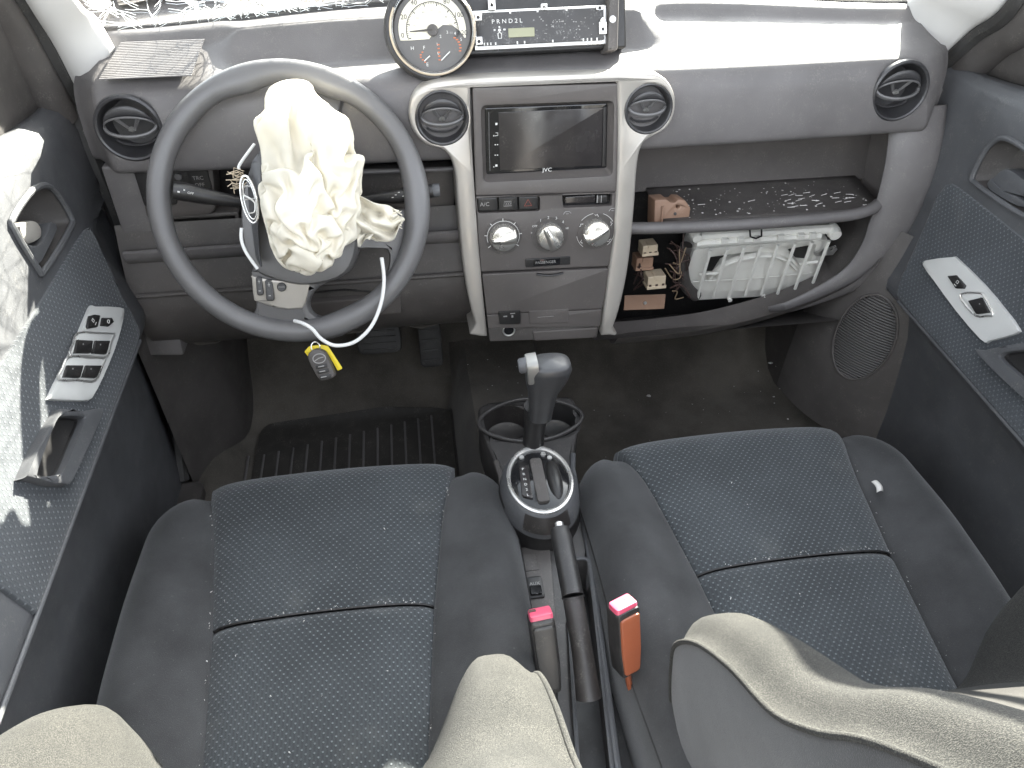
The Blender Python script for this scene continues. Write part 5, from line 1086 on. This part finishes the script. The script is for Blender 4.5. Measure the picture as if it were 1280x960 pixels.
    obj('channel_trim', tube([V(s*.706, .895, .79), V(s*.690, .875, .90), V(s*.665, .825, 1.05), V(s*.63, .715, 1.22)], .0022, 6), 'silver', T)
    # switch plate
    pl_ = [(105, 387), (112, 385), (143, 386), (148, 391), (144, 412), (135, 440), (120, 475), (106, 501), (98, 503), (58, 502), (54, 497), (70, 465), (88, 428)] if s < 0 else [(1159, 332), (1163, 326), (1195, 322), (1203, 325), (1235, 356), (1262, 388), (1279, 411), (1276, 418), (1243, 427), (1233, 426), (1200, 388), (1172, 350)]
    pc = [D.yt(*p) for p in pl_]; sp_ = obj('switch_plate', patch([spl2(pc, 2)], D.pt, .010, .003, 0, lin(min(p[0] for p in pc), max(p[0] for p in pc), 8), [x/3 for x in range(18, 30)]), 'plate', T)
    if s < 0: sw = [([(101, 398), (108, 396), (115, 397), (111, 412), (99, 414), (98, 411)], 'black', 'lock'), ([(118, 400), (130, 400), (132, 405), (126, 411), (116, 410)], 'black', 'dot'), ([(85, 428), (104, 429), (101, 445), (81, 445)], 'gloss', ''), ([(108, 429), (126, 429), (121, 446), (104, 445)], 'gloss', ''), ([(72, 460), (92, 460), (87, 476), (67, 475)], 'gloss', ''), ([(96, 460), (115, 460), (108, 476), (91, 475)], 'gloss', '')]
    else: sw = [([(1192, 346), (1203, 345), (1215, 358), (1213, 362), (1203, 362)], 'black', 'lock'), ([(1219, 377), (1236, 373), (1246, 392), (1230, 394)], 'gloss', '')]
    for pts, mt, kind in sw:
        c = [D.yt(*p) for p in pts]; b = obj('window_switch' if mt == 'gloss' else 'lock_switch', patch([rpoly(c, .004 if mt == 'gloss' else .006)], D.pt, .0145 if mt == 'gloss' else .013, .0022, .008), 'black', T)
        my, mt_ = sum(p[0] for p in c)/len(c), sum(p[1] for p in c)/len(c); sg = -1 if s < 0 else 1
        o = D.pt(my, mt_, .0147 if mt == 'gloss' else .0133); fr4 = frame(o, (D.pt(my+.01*1, mt_, .01)-D.pt(my-.01, mt_, .01))*(-1 if s > 0 else 1), D.pt(my, mt_-.1)-D.pt(my, mt_+.1))
        if kind == 'lock': obj('switch_print', join(tube([fr4(-.002, -.001), fr4(.002, -.001), fr4(.002, .003), fr4(-.002, .003)], .0004, 4, True), box(fr4, -.003, .003, -.005, -.0042, 0, .0004)), 'print', b)
        elif kind == 'dot': obj('switch_print', tube([fr4(.003*math.cos(a), .002*math.sin(a)) for a in lin(0, 6.28, 14)[:-1]], .0005, 4, True), 'print', b)
        else: obj('switch_print', box(fr4, -.001, .001, .003, .0045, 0, .0004), 'printg', b)
    wells = [[(88, 419), (112, 419), (134, 420), (130, 430), (125, 448), (100, 448), (78, 447), (82, 432)], [(76, 449), (100, 450), (122, 450), (118, 462), (110, 478), (88, 478), (63, 477), (68, 463)]] if s < 0 else [[(1208, 369), (1230, 367), (1238, 372), (1249, 394), (1240, 396), (1228, 396), (1214, 382)]]
    for wl4 in wells:
        c = [D.yt(*p) for p in wl4]; lpz = spl2(c, 3); obj('switch_well', tube([D.pt(p[0], p[1], .0105) for p in lpz], .0016, 6, True), 'silver2', T)
        c2 = rpoly(c, .003); obj('well_floor', patch([c2], D.pt, .0108, .0004, .009), 'plate', T)
    # armrest pull: raised frame round a deep pocket
    if s < 0: o_ = [(57, 521), (66, 516), (108, 515), (112, 519), (99, 550), (78, 594), (69, 610), (59, 610), (18, 602), (14, 600), (30, 565)]; i_ = [(52, 532), (62, 526), (84, 526), (88, 531), (76, 560), (62, 592), (56, 598), (32, 600), (28, 594), (40, 560)]
    else: o_ = [(1234, 443), (1240, 439), (1290, 430), (1330, 428), (1400, 470), (1470, 540), (1450, 570), (1400, 570), (1330, 530), (1275, 484)]; i_ = [(1262, 447), (1290, 440), (1326, 440), (1390, 480), (1445, 540), (1400, 555), (1340, 520), (1290, 474)]
    oc, ic = spl2([D.yt(*p) for p in o_], 5), spl2([D.yt(*p) for p in i_], 5)
    gy = [min(p[0] for p in oc), max(p[0] for p in oc)]
    pu = obj('door_pull', patch([oc, ic], D.pt, .019, .004, -.002, lin(gy[0], gy[1], 9), [x/3 for x in range(18, 30)]), 'trim', T)
    n = len(ic); cy, ct = sum(p[0] for p in ic)/n, sum(p[1] for p in ic)/n; pk = []
    for sc, hh in ((1, .009), (.97, .0), (.9, -.0)): pk += [D.pt(cy+(p[0]-cy)*sc, ct+(p[1]-ct)*sc, hh+.0052*(sc < 1)) for p in ic]
    pk.append(D.pt(cy, ct, .0052)); obj('pull_pocket', (pk, [(j*n+i, j*n+(i+1) % n, (j+1)*n+(i+1) % n, (j+1)*n+i) for j in range(2) for i in range(n)]+[(2*n+i, 2*n+(i+1) % n, 3*n) for i in range(n)]), 'black', pu)
